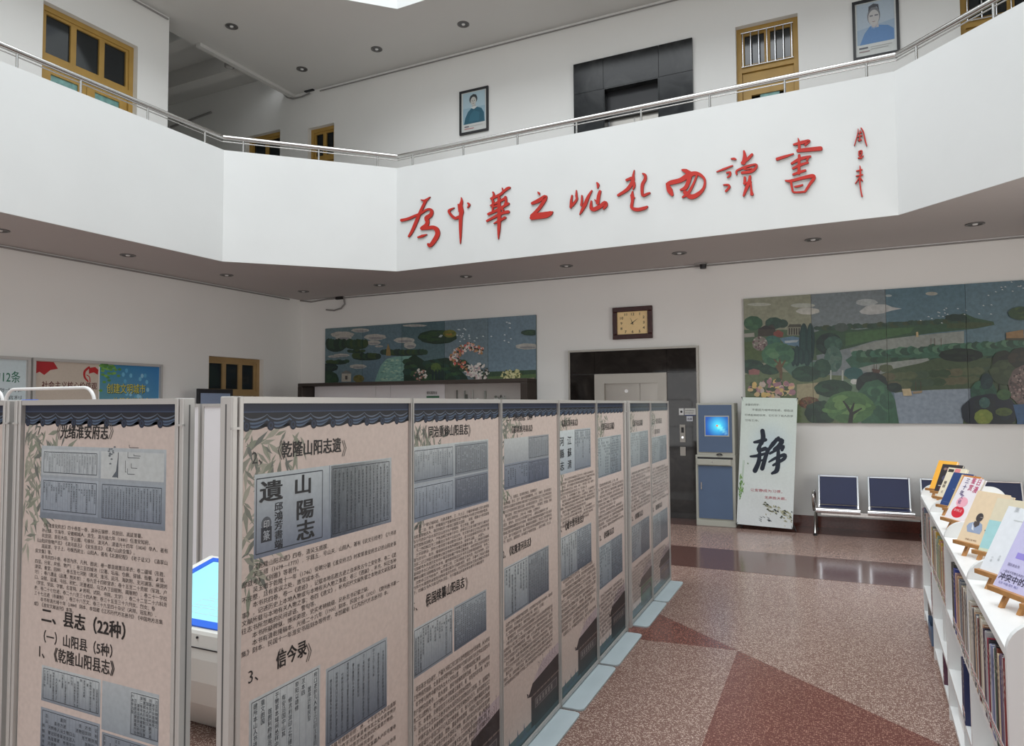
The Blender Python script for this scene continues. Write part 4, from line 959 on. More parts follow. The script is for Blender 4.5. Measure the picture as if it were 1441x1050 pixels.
        for c in range(cols):
            x = u0+b+c*cw
            if rules and c: s.line(x, v0-b, x, v1+b, .0008, (104, 112, 122), 3)
            n = rows if rr.random() < dens else int(rows*rr.uniform(.15, .8))
            st = rr.choice([0, 0, 1, 2])
            if glyph:
                size = min(cw*.86, ch*1.0)
                t = '\n'.join(rr.choice(POOL) for _ in range(max(1, n-st)))
                V, f = glyphs(t, 0.0, 1.0, ch/size)
                s.ink.raw([s.F(x+(cw-size)/2+a*size, v0-b-.004-(st+1)*ch+bb*size+.1*size, .0052) for a, bb in V], f, 0, S(*ink))
            else:
                for r in range(st, n):
                    if rr.random() < .12: continue
                    y = v0-b-.004-r*ch; h = ch*.78; w = cw*.62; x2 = x+cw*.19
                    # a blocky far-off character: three bars and a stem
                    for k in range(3): s.rect(x2, y-h*(.2+.3*k), x2+w*(.6+.4*rr.random()), y-h*(.08+.3*k), ink, 4)
                    s.rect(x2+w*.42, y-h, x2+w*.58, y, ink, 4)
    def body(s, lines, u0, v0, u1, pitch, nchar, col=(58, 50, 46), ksize=.86):
        adv = (u1-u0)/nchar; size = pitch*ksize
        for i, L in enumerate(lines):
            if v0-i*pitch < .05: break
            ind = len(L)-len(L.lstrip('　')); L2 = L.lstrip('　')
            if not L2: continue
            V, f = glyphs(L2, 0.0)
            s.ink.raw([s.F(u0+ind*adv+a*adv, v0-i*pitch+b*size, .0052) for a, b in V], f, 0, S(*col))
    def lines(s, n, nchar, seed):
        out = []; rr = random.Random(seed)
        for i in range(n):
            if i == 0 or rr.random() < .22: out.append('　　'+rnd_text(nchar-2-(rr.randrange(12) if rr.random() < .4 else 0), seed*31+i))
            else: out.append(rnd_text(nchar-(rr.randrange(10) if rr.random() < .25 else 0), seed*31+i))
        return out
    def gate(s, v=0.0, tint=(74, 62, 66), u0=.34):
        W = s.W; T = W-.008; u0 = u0+.06
        R_ = lambda a, b, c, d, col, lay, col2=None: s.rect(a, .038+(b-.038)*.8, c, .038+(d-.038)*.8, col, lay, col2)
        P_ = lambda pts, col, lay: s.pol([(x, .038+(y-.038)*.8) for x, y in pts], col, lay)
        P_([(u0-.02, .30), (u0+.06, .38), (.62*W+.06, .44), (T, .46), (T, .28)], (182, 168, 172), 1)
        R_(.006, .038, T, .12, (84, 106, 108), 1.2, (50, 72, 76))
        R_(u0, .07, T, .29, tint, 1.4, (40, 54, 56))
        P_([(u0-.05, .285), (u0-.02, .30), (u0+.02, .345), (T, .385), (T, .27), (u0, .27)], (54, 46, 48), 2)
        P_([(u0-.05, .285), (u0-.055, .315), (u0-.035, .30)], (54, 46, 48), 2)
        R_(u0, .262, T, .272, (120, 106, 100), 2.2)
        for k in range(6): R_(u0+.02+k*.05, .25, u0+.026+k*.05, .272, (36, 30, 32), 2.3) if u0+.03+k*.05 < T else None
        R_(u0+.05, .175, T-.03, .235, (126, 120, 118), 2.4, (108, 102, 102)); R_(u0+.058, .181, T-.038, .229, (76, 68, 72), 2.6)
        for k in range(6):
            if u0+.092+k*.042 < T-.04: R_(u0+.07+k*.042, .19, u0+.092+k*.042, .222, (130, 124, 120), 2.8)
        R_(.05, .05, u0+.05, .075, (74, 102, 112), 1.6)
        for a in (.08, .18, .26): P_([(a-.03, .075), (a, .10), (a+.006, .16), (a+.02, .10), (a+.05, .075)], (74, 94, 108), 1.7)
        for k in range(14):
            x = .60*W+.02*k
            if x < T-.03:
                h = s.rr.uniform(.04, .12); R_(x, .36, x+.0025, .36+h, (92, 80, 86), 1.3)
                for q in range(3):
                    y = .37+h*.3*(q+1); d_ = s.rr.choice([-1, 1])*.016; P_([(x, y-.01), (x+.003, y-.01), (min(x+d_, T), y+.008)], (98, 86, 92), 1.3)
    def finish(s, **kw):
        s.frame(**kw)
        s.bg.build('banner', s.mat, s.root)
        if s.ink.v: s.ink.build('lettering', s.mat, s.root)
GA = ((182, 190, 192), (120, 130, 140)); GB = ((160, 170, 176), (88, 98, 112))
RD = (-.035, 1.0)
def RX(Y): return -1.52-.035*(Y-3.7)
def rpanel(y0, y1, label, key, glossy=False): return Panel((RX(y0), y0), RD, (y1-y0), label, key, glossy)

# right row, first panel
P = rpanel(1.335, 2.150, 'display panel with the large square calligraphy page, first of the long row', 1)
P.bgpaint()
a, b = P.loc(352, 650), P.loc(383, 643)
P.txt('2、', P.loc(352, 653)[0], P.loc(352, 653)[1], .045, (50, 48, 46))
P.txt('《', P.loc(378, 644)[0], P.loc(380, 646)[1], .058, (96, 92, 88)); P.txt('》', P.loc(480, 637)[0]-.005, P.loc(484, 640)[1], .055, (96, 92, 88))
u = P.loc(394, 644); P.txt('乾隆山阳志遗', u[0], u[1]+.003, .048, (18, 14, 14), .03, width=P.loc(478, 640)[0]-u[0])
TL, BR = P.loc(358, 661), P.loc(549, 738); BL = P.loc(350, 790)
u0, v0, u1, v1 = TL[0]-.004, P.loc(549, 644)[1], BR[0], P.loc(350, 789)[1]
P.rect(u0, v1, u1, v0, (178, 188, 192), 2, (104, 114, 132))
um = P.loc(461, 700)[0]
# title page with ruled border
bu0, bu1, bv0, bv1 = P.loc(359, 700)[0], P.loc(452, 700)[0], P.loc(452, 662)[1], P.loc(357, 781)[1]
for (x0_, y0_, x1_, y1_) in ((bu0, bv0, bu1, bv0), (bu0, bv1, bu1, bv1), (bu0, bv0, bu0, bv1), (bu1, bv0, bu1, bv1)): P.line(x0_, y0_, x1_, y1_, .003, (44, 50, 62), 3)
for ch, px, py in (('山', 411, 694), ('陽', 414, 729), ('志', 415, 759)):
    q = P.loc(px, py); P.txt(ch, q[0], q[1]-.002, .060, (16, 18, 24), .03, sx=1.35)
q = P.loc(363, 701); P.txt('遺', q[0], q[1]-.008, .060, (16, 18, 24), .03, sx=1.5)
for i, ch in enumerate('邱鴻芳書端'):
    q = P.loc(384, 720+i*13.2); P.txt(ch, q[0], q[1]+.002, .026, (24, 26, 32), .02, sx=1.3)
q = P.loc(373, 737); P.pol(e2(q[0], q[1], .019, .019), (78, 84, 92), 4); P.txt('印', q[0]-.012, q[1]-.010, .024, (190, 196, 200)); q = P.loc(373, 752); P.rect(q[0]-.02, q[1]-.02, q[0]+.02, q[1]+.02, (36, 40, 50), 4); P.txt('篆', q[0]-.014, q[1]-.013, .028, (170, 178, 186))
P.page(um+.01, P.loc(549, 645)[1], u1-.004, P.loc(461, 758)[1], 15, 20, .7, tone=((206, 214, 216), (142, 152, 164)), glyph=True, seed=3)
P.line(um+.003, v0, um+.003, v1+.02, .004, (120, 130, 140), 3)
_T=0
T1 = ['　　《乾隆山阳志遗》四卷，清吴玉搢撰。', '　　吴玉搢（1698—1773），字藉五，号山夫，山阳人，著有《说文引经考》《六书述', '部叙考》《别雅》等著作。',
 '　　吴玉搢于乾隆十一年（1746）受聘分纂《淮安府志》时发现淮安府志记述山阳史事', '不完整，且有讹误之处，故写成本书。', '　　本书共四卷，卷一《遗迹》，记载本地名胜古迹之由来及古今之变化等，卷二《遗',
 '事》，记述历史上本地人物或与本地有关人物之事迹；卷三《遗献》，补充、纠正各种', '文献所载与本地有关人物之事；卷四《遗文》，补充历代文献失载之本地诗文以及撰以', '往志书所忽略的民间谚语、警句等。',
 '　　本书所疑稗似，博采旁搜，史实考辨精细，足补志书记载之缺。', '　　本书有清乾隆稿本，光绪二十六年（1900）刻本，民国十年（1921）《楚州丛书第一', '集》刻本，民国十一年淮安书局刻本等传世，本馆藏有《江苏历代方志丛刊》本。']
va, vb = P.loc(357, 801)[1], P.loc(339, 925)[1]
P.body(T1, P.loc(338, 870)[0], va, P.loc(556, 800)[0], (va-vb)/11, 38)
q = P.loc(346, 963); P.txt('3、', q[0], q[1], .046, (40, 36, 36))
q = P.loc(376, 945); P.txt('《', q[0], q[1], .056, (96, 90, 86)); q = P.loc(428, 930); P.txt('》', q[0], q[1], .056, (96, 90, 86))
q = P.loc(387, 942); P.txt('信今录', q[0]-.002, q[1]+.004, .050, (18, 14, 14), .03, width=P.loc(430, 925)[0]-q[0])
P.page(P.loc(349, 980)[0], P.loc(449, 935)[1], P.loc(449, 935)[0], P.loc(350, 1180)[1], 10, 20, 0.0, tone=GA, glyph=True, seed=8)
P.page(P.loc(457, 930)[0], P.loc(543, 896)[1], P.loc(543, 896)[0], P.loc(457, 1053)[1], 11, 18, .8, tone=GB, glyph=True, seed=9)
vv = P.loc(457, 1060)[1]
P.body(P.lines(14, 38, 5), P.loc(338, 870)[0], vv, P.loc(556, 800)[0], (va-vb)/11, 38)
P.gate()
P.finish(double_left=True)

# second
P = rpanel(2.160, 2.925, 'display panel right after the calligraphy page one, with two grids of old book pages', 2)
P.bgpaint()
q = P.loc(595, 616); P.txt('4、', P.loc(583, 618)[0], P.loc(583, 620)[1], .04, (90, 86, 80)); P.txt('《', q[0]-.03, q[1], .055, (96, 92, 88)); q = P.loc(601, 616); P.txt('同治重修山阳县志', q[0], q[1]+.003, .048, (18, 14, 14), .03, width=P.loc(657, 612)[0]-q[0]); P.txt('》', P.loc(657, 612)[0], P.loc(658, 613)[1], .055, (96, 92, 88))
u0, u1 = P.loc(580, 632)[0], P.loc(685, 620)[0]; v0, v1 = P.loc(685, 620)[1], P.loc(685, 704)[1]
P.rect(u0-.006, v1-.006, u1+.006, v0+.006, (186, 194, 194), 1.8, (120, 130, 144))
um, vm = (u0+u1)/2, (v0+v1)/2
P.page(u0, v0, um-.004, vm+.004, 16, 14, .1, GA, seed=1, glyph=True); P.page(um+.004, v0, u1, vm+.004, 16, 18, 1, ((150, 158, 162), (120, 128, 136)), seed=2); P.page(u0, vm-.004, um-.004, v1, 12, 14, .4, ((160, 170, 178), (112, 124, 140)), seed=3, glyph=True); P.page(um+.004, vm-.004, u1, v1, 16, 18, 1, ((124, 132, 142), (78, 88, 106)), seed=4)
va, vb = P.loc(583, 745)[1], P.loc(576, 839)[1]
P.body(P.lines(15, 36, 11), P.loc(576, 790)[0], va, P.loc(687, 760)[0], (va-vb)/14, 36)
q = P.loc(578, 862); P.txt('5、', q[0], q[1], .045, (40, 36, 36)); q = P.loc(592, 857); P.txt('《', q[0], q[1], .055, (80, 76, 72)); q = P.loc(598, 853); P.txt('民国续纂山阳县志', q[0], q[1]+.002, .048, (18, 14, 14), .03, width=P.loc(652, 828)[0]-q[0]); q = P.loc(653, 829); P.txt('》', q[0], q[1], .055, (80, 76, 72))
u0, u1 = P.loc(580, 880)[0], P.loc(683, 830)[0]; v0, v1 = P.loc(683, 829)[1], P.loc(683, 887)[1]
um = (u0+u1)/2
P.page(u0, v0, um-.006, v1, 16, 14, .25, GA, seed=6, glyph=True); P.page(um+.006, v0, u1, v1, 17, 18, 1, GB, seed=7)
va = P.loc(583, 975)[1]
P.body(P.lines(20, 36, 12), P.loc(576, 790)[0], va, P.loc(687, 760)[0], .0265, 36)
P.gate(u0=.40); P.finish()

# third
P = rpanel(2.935, 3.705, 'third display panel of the long row, one hazy page picture above and one ruled below', 3)
P.bgpaint()
q = P.loc(711, 596); P.txt('二、清河县志（3种', q[0], q[1]+.012, .036, (18, 14, 14), .024, width=P.loc(748, 594)[0]-q[0])
q = P.loc(716, 609); P.txt('《嘉靖清河县志》', q[0], q[1], .036, (18, 14, 14), .024, width=P.loc(748, 606)[0]-q[0])
u0, u1 = P.loc(708, 616)[0], P.loc(771, 611)[0]; v0, v1 = P.loc(771, 611)[1], P.loc(771, 673)[1]; um, vm = (u0+u1)/2, (v0+v1)/2
P.rect(u0, v1, u1, v0, (184, 190, 190), 1.8, (96, 104, 120)); P.page(um+.004, v0, u1, vm, 10, 12, 1, ((150, 156, 160), (130, 138, 144)), seed=2, glyph=True); P.page(u0, vm, um, v1, 10, 10, .2, ((130, 140, 152), (96, 106, 124)), seed=4); P.page(um, vm-.004, u1, v1, 14, 12, .3, ((112, 120, 134), (76, 86, 106)), seed=5)
va, vb = P.loc(708, 705)[1], P.loc(706, 760)[1]
P.body(P.lines(11, 34, 21), P.loc(705, 790)[0], va, P.loc(775, 700)[0], (va-vb)/9, 34)
q = P.loc(706, 783); P.txt('2、《乾隆清河县志》', q[0], q[1]-.01, .046, (18, 14, 14), .024, width=P.loc(746, 760)[0]-q[0])
u0, u1 = P.loc(708, 793)[0], P.loc(771, 770)[0]; v0, v1 = P.loc(771, 767)[1], P.loc(771, 831)[1]; um = (u0+u1)/2
P.page(u0, v0, um, v1, 8, 12, .2, GA, seed=6, glyph=True); P.page(um, v0, u1, v1, 10, 15, 1, ((150, 158, 162), (96, 104, 116)), seed=7, glyph=True)
va, vb = P.loc(707, 885)[1], P.loc(706, 955)[1]
P.body(P.lines(13, 34, 22), P.loc(705, 790)[0], va, P.loc(775, 700)[0], (va-vb)/10, 34)
P.gate(u0=.30, tint=(66, 52, 54)); P.finish()

# fourth
P = rpanel(3.715, 4.430, 'fourth display panel of the long row, showing six bold seal-style characters on a white page', 4)
P.bgpaint()
q = P.loc(788, 600); P.txt('《嘉庆清河县志》', q[0], q[1], .042, (18, 14, 14), .024, width=P.loc(812, 597)[0]-q[0])
u0, u1 = P.loc(785, 607)[0], P.loc(830, 603)[0]; v0, v1 = P.loc(830, 602)[1], P.loc(830, 657)[1]; um = u0+(u1-u0)*.46
P.rect(u0, v1, um, v0, (196, 206, 208), 2, (150, 162, 172)); P.page(um, v0, u1, v1, 9, 12, 0, ((172, 182, 186), (116, 126, 138)), seed=5, glyph=True)
for i, ch in enumerate('江蘇清'): P.txt(ch, u0+(um-u0)*.53, v0-.03-(i+.75)*(v0-v1-.04)/3, (v0-v1)*.22, (18, 20, 26), .015, sx=1.35)
for i, ch in enumerate('河縣志'): P.txt(ch, u0+.015, v0-.03-(i+.75)*(v0-v1-.04)/3, (v0-v1)*.22, (18, 20, 26), .015, sx=1.35)
va = P.loc(786, 679)[1]; vb = P.loc(786, 735)[1]
P.body(P.lines(14, 32, 31), .02, va, P.W-.03, (va-vb)/11, 32)
q = P.loc(786, 750); P.txt('4、《咸丰清河县志》', q[0], q[1], .05, (18, 14, 14), .024, width=P.loc(820, 730)[0]-q[0])
u0, u1 = P.loc(788, 752)[0], P.loc(831, 735)[0]; v0, v1 = P.loc(831, 735)[1], P.loc(831, 790)[1]; um = (u0+u1)/2
P.page(u0, v0, um, v1, 7, 12, .3, GA, seed=6, glyph=True); P.page(um, v0, u1, v1, 10, 16, 1, GB, seed=7)
va = P.loc(786, 825)[1]; P.body(P.lines(12, 32, 32), .02, va, P.W-.03, .027, 32)
P.gate(u0=.26, tint=(70, 48, 46)); P.finish()

def template(P, k, green=False, lav=False):
    P.bgpaint((199, 186, 180)); W = P.W
    P.txt('《清河县志稿》' if k != 7 else '三、安东县志', .10, PH-.20, .052, (18, 14, 14), .024, width=W*.5)
    if k == 7: P.txt('《安东县志》', .14, PH-.29, .046, (30, 26, 26), .02)
    u0, u1 = .05, W-.07; v0, v1 = PH-.25-(.07 if k == 7 else 0), PH-.52-(.03 if k == 7 else 0); um = (u0+u1)/2
    P.page(u0, v0, um, v1, 9, 12, .5, ((176, 188, 190), (130, 142, 150)), seed=k); P.page(um, v0, u1, v1, 10, 14, .6, ((160, 172, 176), (112, 124, 134)), seed=k+1)
    P.body(P.lines(12, 32, 40+k), .03, v1-.06, W-.03, .026, 32)
    y = v1-.06-11*.026-.07
    P.txt('2、《续纂县志》', .06, y, .048, (18, 14, 14), .024, width=W*.5)
    v0, v1 = y-.04, y-.32
    P.page(u0, v0, um, v1, 9, 12, .5, ((160, 172, 178), (120, 132, 144)), seed=k+2); P.page(um, v0, u1, v1, 12, 14, 1, ((140, 150, 158), (92, 104, 118)), seed=k+3)
    P.body(P.lines(11, 32, 50+k), .03, v1-.06, W-.03, .026, 32)
    P.gate(u0=.26, tint=(84, 124, 84) if green else ((96, 92, 118) if lav else (56, 50, 58)))
P = rpanel(4.440, 5.140, 'fifth display panel of the long row, just before the double joint post', 5); template(P, 5); P.finish(double_right=True)
P = rpanel(5.300, 6.025, 'sixth display panel of the long row, with a green gate picture near its foot', 6, True); template(P, 6, green=True); P.finish(double_left=True)
P = rpanel(6.035, 6.790, 'last display panel of the long row, beside the lift entrance', 7, True); template(P, 7, lav=True); P.finish()

# left pair, facing the camera
P = Panel((-2.655, 1.5), (1, 0), .79, 'free-standing display panel with four old page pictures and a bold section heading', 8)
P.bgpaint()
q = P.loc(53, 612); P.txt('7、', q[0]+.004, q[1], .045, (70, 74, 66))
q = P.loc(77, 615); P.txt('《', q[0]-.012, q[1]-.004, .058, (96, 92, 88)); q = P.loc(155, 616); P.txt('》', q[0]-.004, q[1], .058, (96, 92, 88))
q = P.loc(87, 615); P.txt('光绪淮安府志', q[0], q[1], .05, (18, 14, 14), .03, width=P.loc(154, 617)[0]-q[0])
u0, v0 = P.loc(62, 628); u1, v1 = P.loc(233, 747)
v0 = P.loc(62, 627)[1]
P.rect(u0-.006, v1, u1+.004, v0, (172, 180, 184), 1.8, (112, 122, 134)); um = (u0+u1)/2; vm = (v0+v1)/2+.02
P.page(u0, v0-.012, um-.008, vm+.004, 21, 12, .25, ((180, 188, 190), (166, 174, 178)), seed=1, glyph=True)
P.page(u0, vm-.006, um-.008, v1+.02, 21, 12, .2, ((158, 168, 176), (134, 144, 156)), seed=2, glyph=True)
P.rect(um+.004, vm+.004, u1-.006, v0-.012, (184, 190, 190), 2); 
for k in range(14):
    x = um+.035+P.rr.random()*.03; y = vm+.03+P.rr.random()*.08; P.pol([(x, y), (x+.009, y+.003), (x+.014, y-.001), (x+.005, y-.003)], (96, 104, 110), 3+.02*k)
P.rect(um+.088, vm+.008, um+.091, v0-.014, (60, 66, 74), 3.4); P.pol([(um+.06, vm+.010), (um+.088, vm+.010), (um+.088, vm+.075), (um+.080, vm+.03)], (84, 92, 100), 3.2)
for k, (a, b, c, d) in enumerate(((.24, .02, .30, .06), (.24, .10, .34, .06), (.25, .15, .33, .03), (.22, .03, .23, .12), (.27, .05, .32, .05), (.29, .11, .345, .02))): 
    P.line(um+a*.57, vm+b*.65+.01, min(um+c*.57, u1-.01), vm+b*.65+.01, .002, (50, 56, 64), 3); P.line(um+a*.57, vm+b*.65+.01, um+a*.57, vm+b*.65+.01+d*.3, .002, (50, 56, 64), 3)
P.page(um+.004, vm-.006, u1-.006, v1+.012, 20, 15, .8, ((150, 160, 168), (118, 128, 142)), seed=3, glyph=True)
T2 = ['　　《光绪淮安府志》四十卷首一卷，清孙云锦修，吴昆田、高延第纂。', '　　孙云锦，字海岑，安徽桐城人，贡生，清光绪六年（1880）任淮安知府。', '　　吴昆田，原名大田，字云圃，号稼轩，清河人，清道光十四年（1834）举人，著有', '《山阳风俗物产志》《清河县志》《安东县志》《漱六山房全集》。', '　　高延第，字子上，号槐西居士，山阳人，著有《北游纪程》《老子证义》《涌翠山', '房文集》等。',
 '　　本书共四十卷，卷首为序、凡例、图说；卷一郡县建置沿革表；卷二疆域（形胜、', '四至、分星、风俗、物产）；卷三至四城池（公署、坛庙、仓廒、驿铺、街衢、乡镇、', '津梁、善堂、园林）；卷五至七河防（黄河、淮河、运河、海防附、支河湖荡、闸洞坝', '圩）；卷八漕运（品漕、附关市）；卷九至十四职官表；卷十五至二十贡赋（军政、户', '口、杂赋、盐课、屯田、积贮、河漕诸廷、乌卫人丁田赋附、蠲赈附）；卷二十一学校', '（学宫、学田、学额、名宦祠、乡贤祠、试院、书院、文学）；卷二十二至二十六科贡', '表；卷二十七仕迹；卷二十八至三十四人物；卷三十五至三十六列女、烈女；卷', '三十七古迹（寺观附）；卷三十八艺文；卷三十九至四十杂记（灾祥、冠乱附）。', '　　本书有清光绪十年（1884）刻本，本馆藏《江苏历代方志丛刊》《中国地方志集', '成》《淮安文献丛刊》本等。']
va, vb = P.loc(64, 741)[1], P.loc(51, 851)[1]
P.body(T2, P.loc(51, 800)[0], va, P.loc(238, 800)[0], (va-vb)/15, 38)
q = P.loc(60, 871); P.txt('二、县志（22种）', q[0], q[1]-.004, .056, (18, 14, 14), .036, width=P.loc(178, 892)[0]-q[0])
q = P.loc(56, 898); P.txt('（一）山阳县（5种）', q[0], q[1]-.004, .044, (24, 20, 20), .02, width=P.loc(160, 915)[0]-q[0])
q = P.loc(55, 920); P.txt('1、《乾隆山阳县志》', q[0], q[1]-.006, .050, (24, 20, 20), .02, width=P.loc(163, 940)[0]-q[0])
q0 = P.loc(61, 935); q1 = P.loc(226, 975)
P.page(q0[0], q0[1], P.loc(144, 950)[0], P.loc(61, 985)[1], 18, 10, .3, GA, seed=11, glyph=True); P.rect(P.loc(146, 950)[0], P.loc(61, 1000)[1], q1[0], q0[1], (170, 178, 182), 1.9, (140, 150, 158)); P.page(P.loc(186, 950)[0], q0[1]-.01, q1[0], P.loc(61, 1000)[1]+.01, 9, 10, .5, GA, seed=12, glyph=True)
P.page(q0[0], P.loc(61, 994)[1], P.loc(144, 950)[0], P.loc(61, 1080)[1], 18, 10, .2, ((140, 150, 160), (84, 94, 110)), seed=13, glyph=True); P.page(P.loc(146, 1000)[0], P.loc(61, 1003)[1], q1[0], P.loc(61, 1080)[1], 18, 10, 1, ((130, 140, 150), (84, 94, 110)), seed=14)
P.body(P.lines(10, 38, 77), P.loc(51, 800)[0], .36, P.loc(238, 800)[0], .025, 38)
P.gate(); P.finish(double_left=True, double_right=True)
P = Panel((-3.555, 1.5), (1, 0), .79, 'display panel cut off by the picture edge, before the four-page one', 9)
P.bgpaint(); P.page(.1, PH-.28, .70, PH-.68, 20, 14, .5, GB, seed=1, glyph=False); P.body(P.lines(14, 38, 78), .04, PH-.75, .76, .025, 38); P.page(.1, .56, .70, .3, 20, 14, .5, GB, seed=5); P.gate(); P.finish(double_left=True, double_right=True)

# white post with a blue cap seen in the slot between the two left panels
t = thing('capped_post', (-3.02, 1.72, 0), 'white post with a bright blue cap in the slot between two display panels', 'post')
m = MB(); m.box(-3.045, -2.99, 1.70, 1.74, 0, PH-.04); m.build('shaft', 'white_plastic', t, bevel=.004)
m = MB(); m.box(-3.046, -2.989, 1.699, 1.741, PH-.04, PH+.006); m.build('cap', 'blue_trim', t, bevel=.004)
m = MB(); m.box(-3.10, -2.93, 1.66, 1.84, 0, .012); m.build('base', 'white_plastic', t)

# blank white boards behind the gap
for k, (x0, x1, lab) in enumerate(((-7.0, -5.90, 'blank white board behind the gap, its narrow end showing'), (-5.865, -4.75, 'blank white board seen through the gap between the display panels'))):
    t = thing('blank_stand', ((x0+x1)/2, 5.0, 0), lab, 'display panel', 'plain white boards behind the exhibition')
    m = MB(); m.box(x0+.02, x1-.02, 4.99, 5.01, .05, PH-.03); m.build('board', 'bare_white', t)
    for a in (x0, x1-.02): m = MB(); m.box(a, a+.02, 4.98, 5.02, 0, PH); m.build('post', 'alu', t)
    m = MB(); m.box(x0+.02, x1-.02, 4.98, 5.02, PH-.03, PH); m.build('top_rail', 'alu', t)
    m = MB(); m.box(x0+.05, x1-.05, 4.85, 5.15, .001, .012); m.build('base_plate', 'plate', t)

# white hoop rack
for k, (xa, xb, lab) in enumerate(((-4.635, -3.79, 'white metal hoop rack standing behind the four-page display panel'), (-5.6, -4.66, 'second white hoop rack, only its rounded corner showing at the picture edge'))):
    t = thing('hoop_rack', ((xa+xb)/2, 2.5, 0), lab, 'rack', 'white hoop racks behind the display panels')
    r = .09; zt = 1.808; pts = [(xa, 2.5, .02)]
    for j in range(7): a = math.radians(180-j*15); pts.append((xa+r+r*math.cos(a), 2.5, zt-r+r*math.sin(a)))
    for j in range(7): a = math.radians(90-j*15); pts.append((xb-r+r*math.cos(a), 2.5, zt-r+r*math.sin(a)))
    pts.append((xb, 2.5, .02))
    m = MB(); m.tube(pts, .0095, 10); m.build('hoop', 'white_plastic', t)
    for a in (xa, xb): m = MB(); m.tube([(a, 2.3, .012), (a, 2.7, .012)], .011, 8); m.build('foot', 'white_plastic', t)
    for z in (.5, 1.1): m = MB(); m.tube([(xa, 2.5, z), (xb, 2.5, z)], .006, 8); m.build('cross_bar', 'white_plastic', t)

# ------------------------------------------------------------------ touch kiosk (white body, sloping cyan screen)
t = thing('touch_kiosk', (-2.95, 2.8, 0), 'white touch screen kiosk with a blue rim, seen through the gap between panels', 'kiosk')
x0, x1 = -3.62, -2.20
prof = [(2.72, 0), (2.64, .10), (2.56, .20), (2.50, .34), (2.48, .46), (2.48, .60), (3.16, .775), (3.20, .74), (3.20, .3), (3.05, 0)]
m = MB(); m.extrude([(x0, y, z) for y, z in prof], (x1-x0, 0, 0)); m.build('body', 'cream_body', t, bevel=.02)
m = MB(); m.box(x0-.002, x1+.002, 2.476, 2.60, .512, .517); m.build('seam', 'black', t)
m = MB(); m.cyl((-2.93, 2.474, .565), .006, .006, 10, axis='y'); m.build('keyhole', 'black', t)
def FT(u, v, w):   # on the sloping top
    a = math.atan2(.175, .68); return (x0+u, 2.48+v*math.cos(a)-w*math.sin(a), .60+v*math.sin(a)+w*math.cos(a))
TW = x1-x0
m = MB(); m.fbox(FT, .06, TW-.06, .02, .07, .001, .008); m.fbox(FT, .06, TW-.06, .62, .66, .001, .008); m.fbox(FT, .06, .11, .07, .62, .001, .008); m.fbox(FT, TW-.11, TW-.06, .07, .62, .001, .008); m.build('blue_rim', 'blue_trim', t)
M['cyan_screen'] = mat('lit_cyan_screen', S(150, 214, 222), .15, emit=.28)
m = MB(); m.fbox(FT, .11, TW-.11, .07, .62, .001, .005); sc_ = m.build('screen', 'cyan_screen', t)
m = MB()
for i in range(4):
    for j in range(3):
        u = .42+.11*j+.03*i; v = .12+.07*i
        for (a, b, c, d) in ((u, u+.09, v, v+.002), (u, u+.09, v+.05, v+.052), (u, u+.002, v, v+.052), (u+.088, u+.09, v, v+.052)): m.fbox(FT, a, b, c, d, .005, .0055)
m.build('key_outlines', 'plate', sc_)

# ------------------------------------------------------------------ dark framed glazed case by the lake mural
t = thing('display_case', (-6.5, 9.3, 0), 'long dark-framed glazed display case standing under the lake mural', 'display case')
xa, xb, zt, ya = -8.63, -4.27, 2.085, 9.3
for q in ((xa, xb, zt-.055, zt), (xa, xb, .25, .33), (xa, xa+.10, .33, zt-.055), (xb-.11, xb, .33, zt-.055)):
    m = MB(); m.box(q[0], q[1], ya, ya+.35, q[2], q[3]); m.build('frame_bar', 'dark_frame', t, bevel=.006)
for k, x in enumerate((xa+.11, -7.2, -6.9, -5.85)):
    m = MB(); x2 = (-7.2, -6.9, -5.85, xb-.11)[k]; m.box(x+.003, x2-.003, ya+.30, ya+.33, .33, zt-.055); m.build('back_panel', 'bare_white' if k < 3 else 'alu', t)  # last panel greyer, standing in for the reflection in the glass
for x in (xa+.2, xb-.3): m = MB(); m.box(x, x+.1, ya+.02, ya+.33, 0, .25); m.build('leg', 'dark_frame', t)
F9 = lambda u, v, w: (u, ya+.295-w, v)
q0 = onY(600, 553, ya+.29); q1 = onY(617, 557, ya+.29)
m = MB(); text(m, F9, '便民服务台', q0[0], q0[2]-.02, .055, .001, S(60, 64, 60), .01, width=.20); m.poly([F9(q0[0], q1[2]-.035, .001), F9(q0[0]+.24, q1[2]-.035, .001), F9(q0[0]+.24, q1[2]+.0, .001), F9(q0[0], q1[2]+.0, .001)], col=S(70, 120, 92)); m.build('small_sign', 'card', t)
rr = random.Random(5)
m = MB()
for i in range(16):
    x = -5.5+rr.uniform(-.25, .75); m.fbox(F9, x, x+rr.uniform(.008, .03), 1.5, 1.70+rr.uniform(.05, .26), .001, .02, col=S(*rr.choice([(150, 156, 150), (92, 98, 92), (64, 68, 62), (190, 194, 190)])))
for i in range(26):
    x, z = -4.85+rr.gauss(0, .10), 1.72+rr.gauss(0, .06); m.poly([F9(x+a, z+b, .03+.002*i) for a, b in ((-.03, 0), (0, .02), (.035, .005), (.0, -.02))], col=S(*rr.choice([(206, 210, 206), (170, 176, 170), (110, 118, 108)])))
m.build('painted_reflection', 'card', t)  # window and plant reflection in the glass, built as coloured strips and leaf shapes

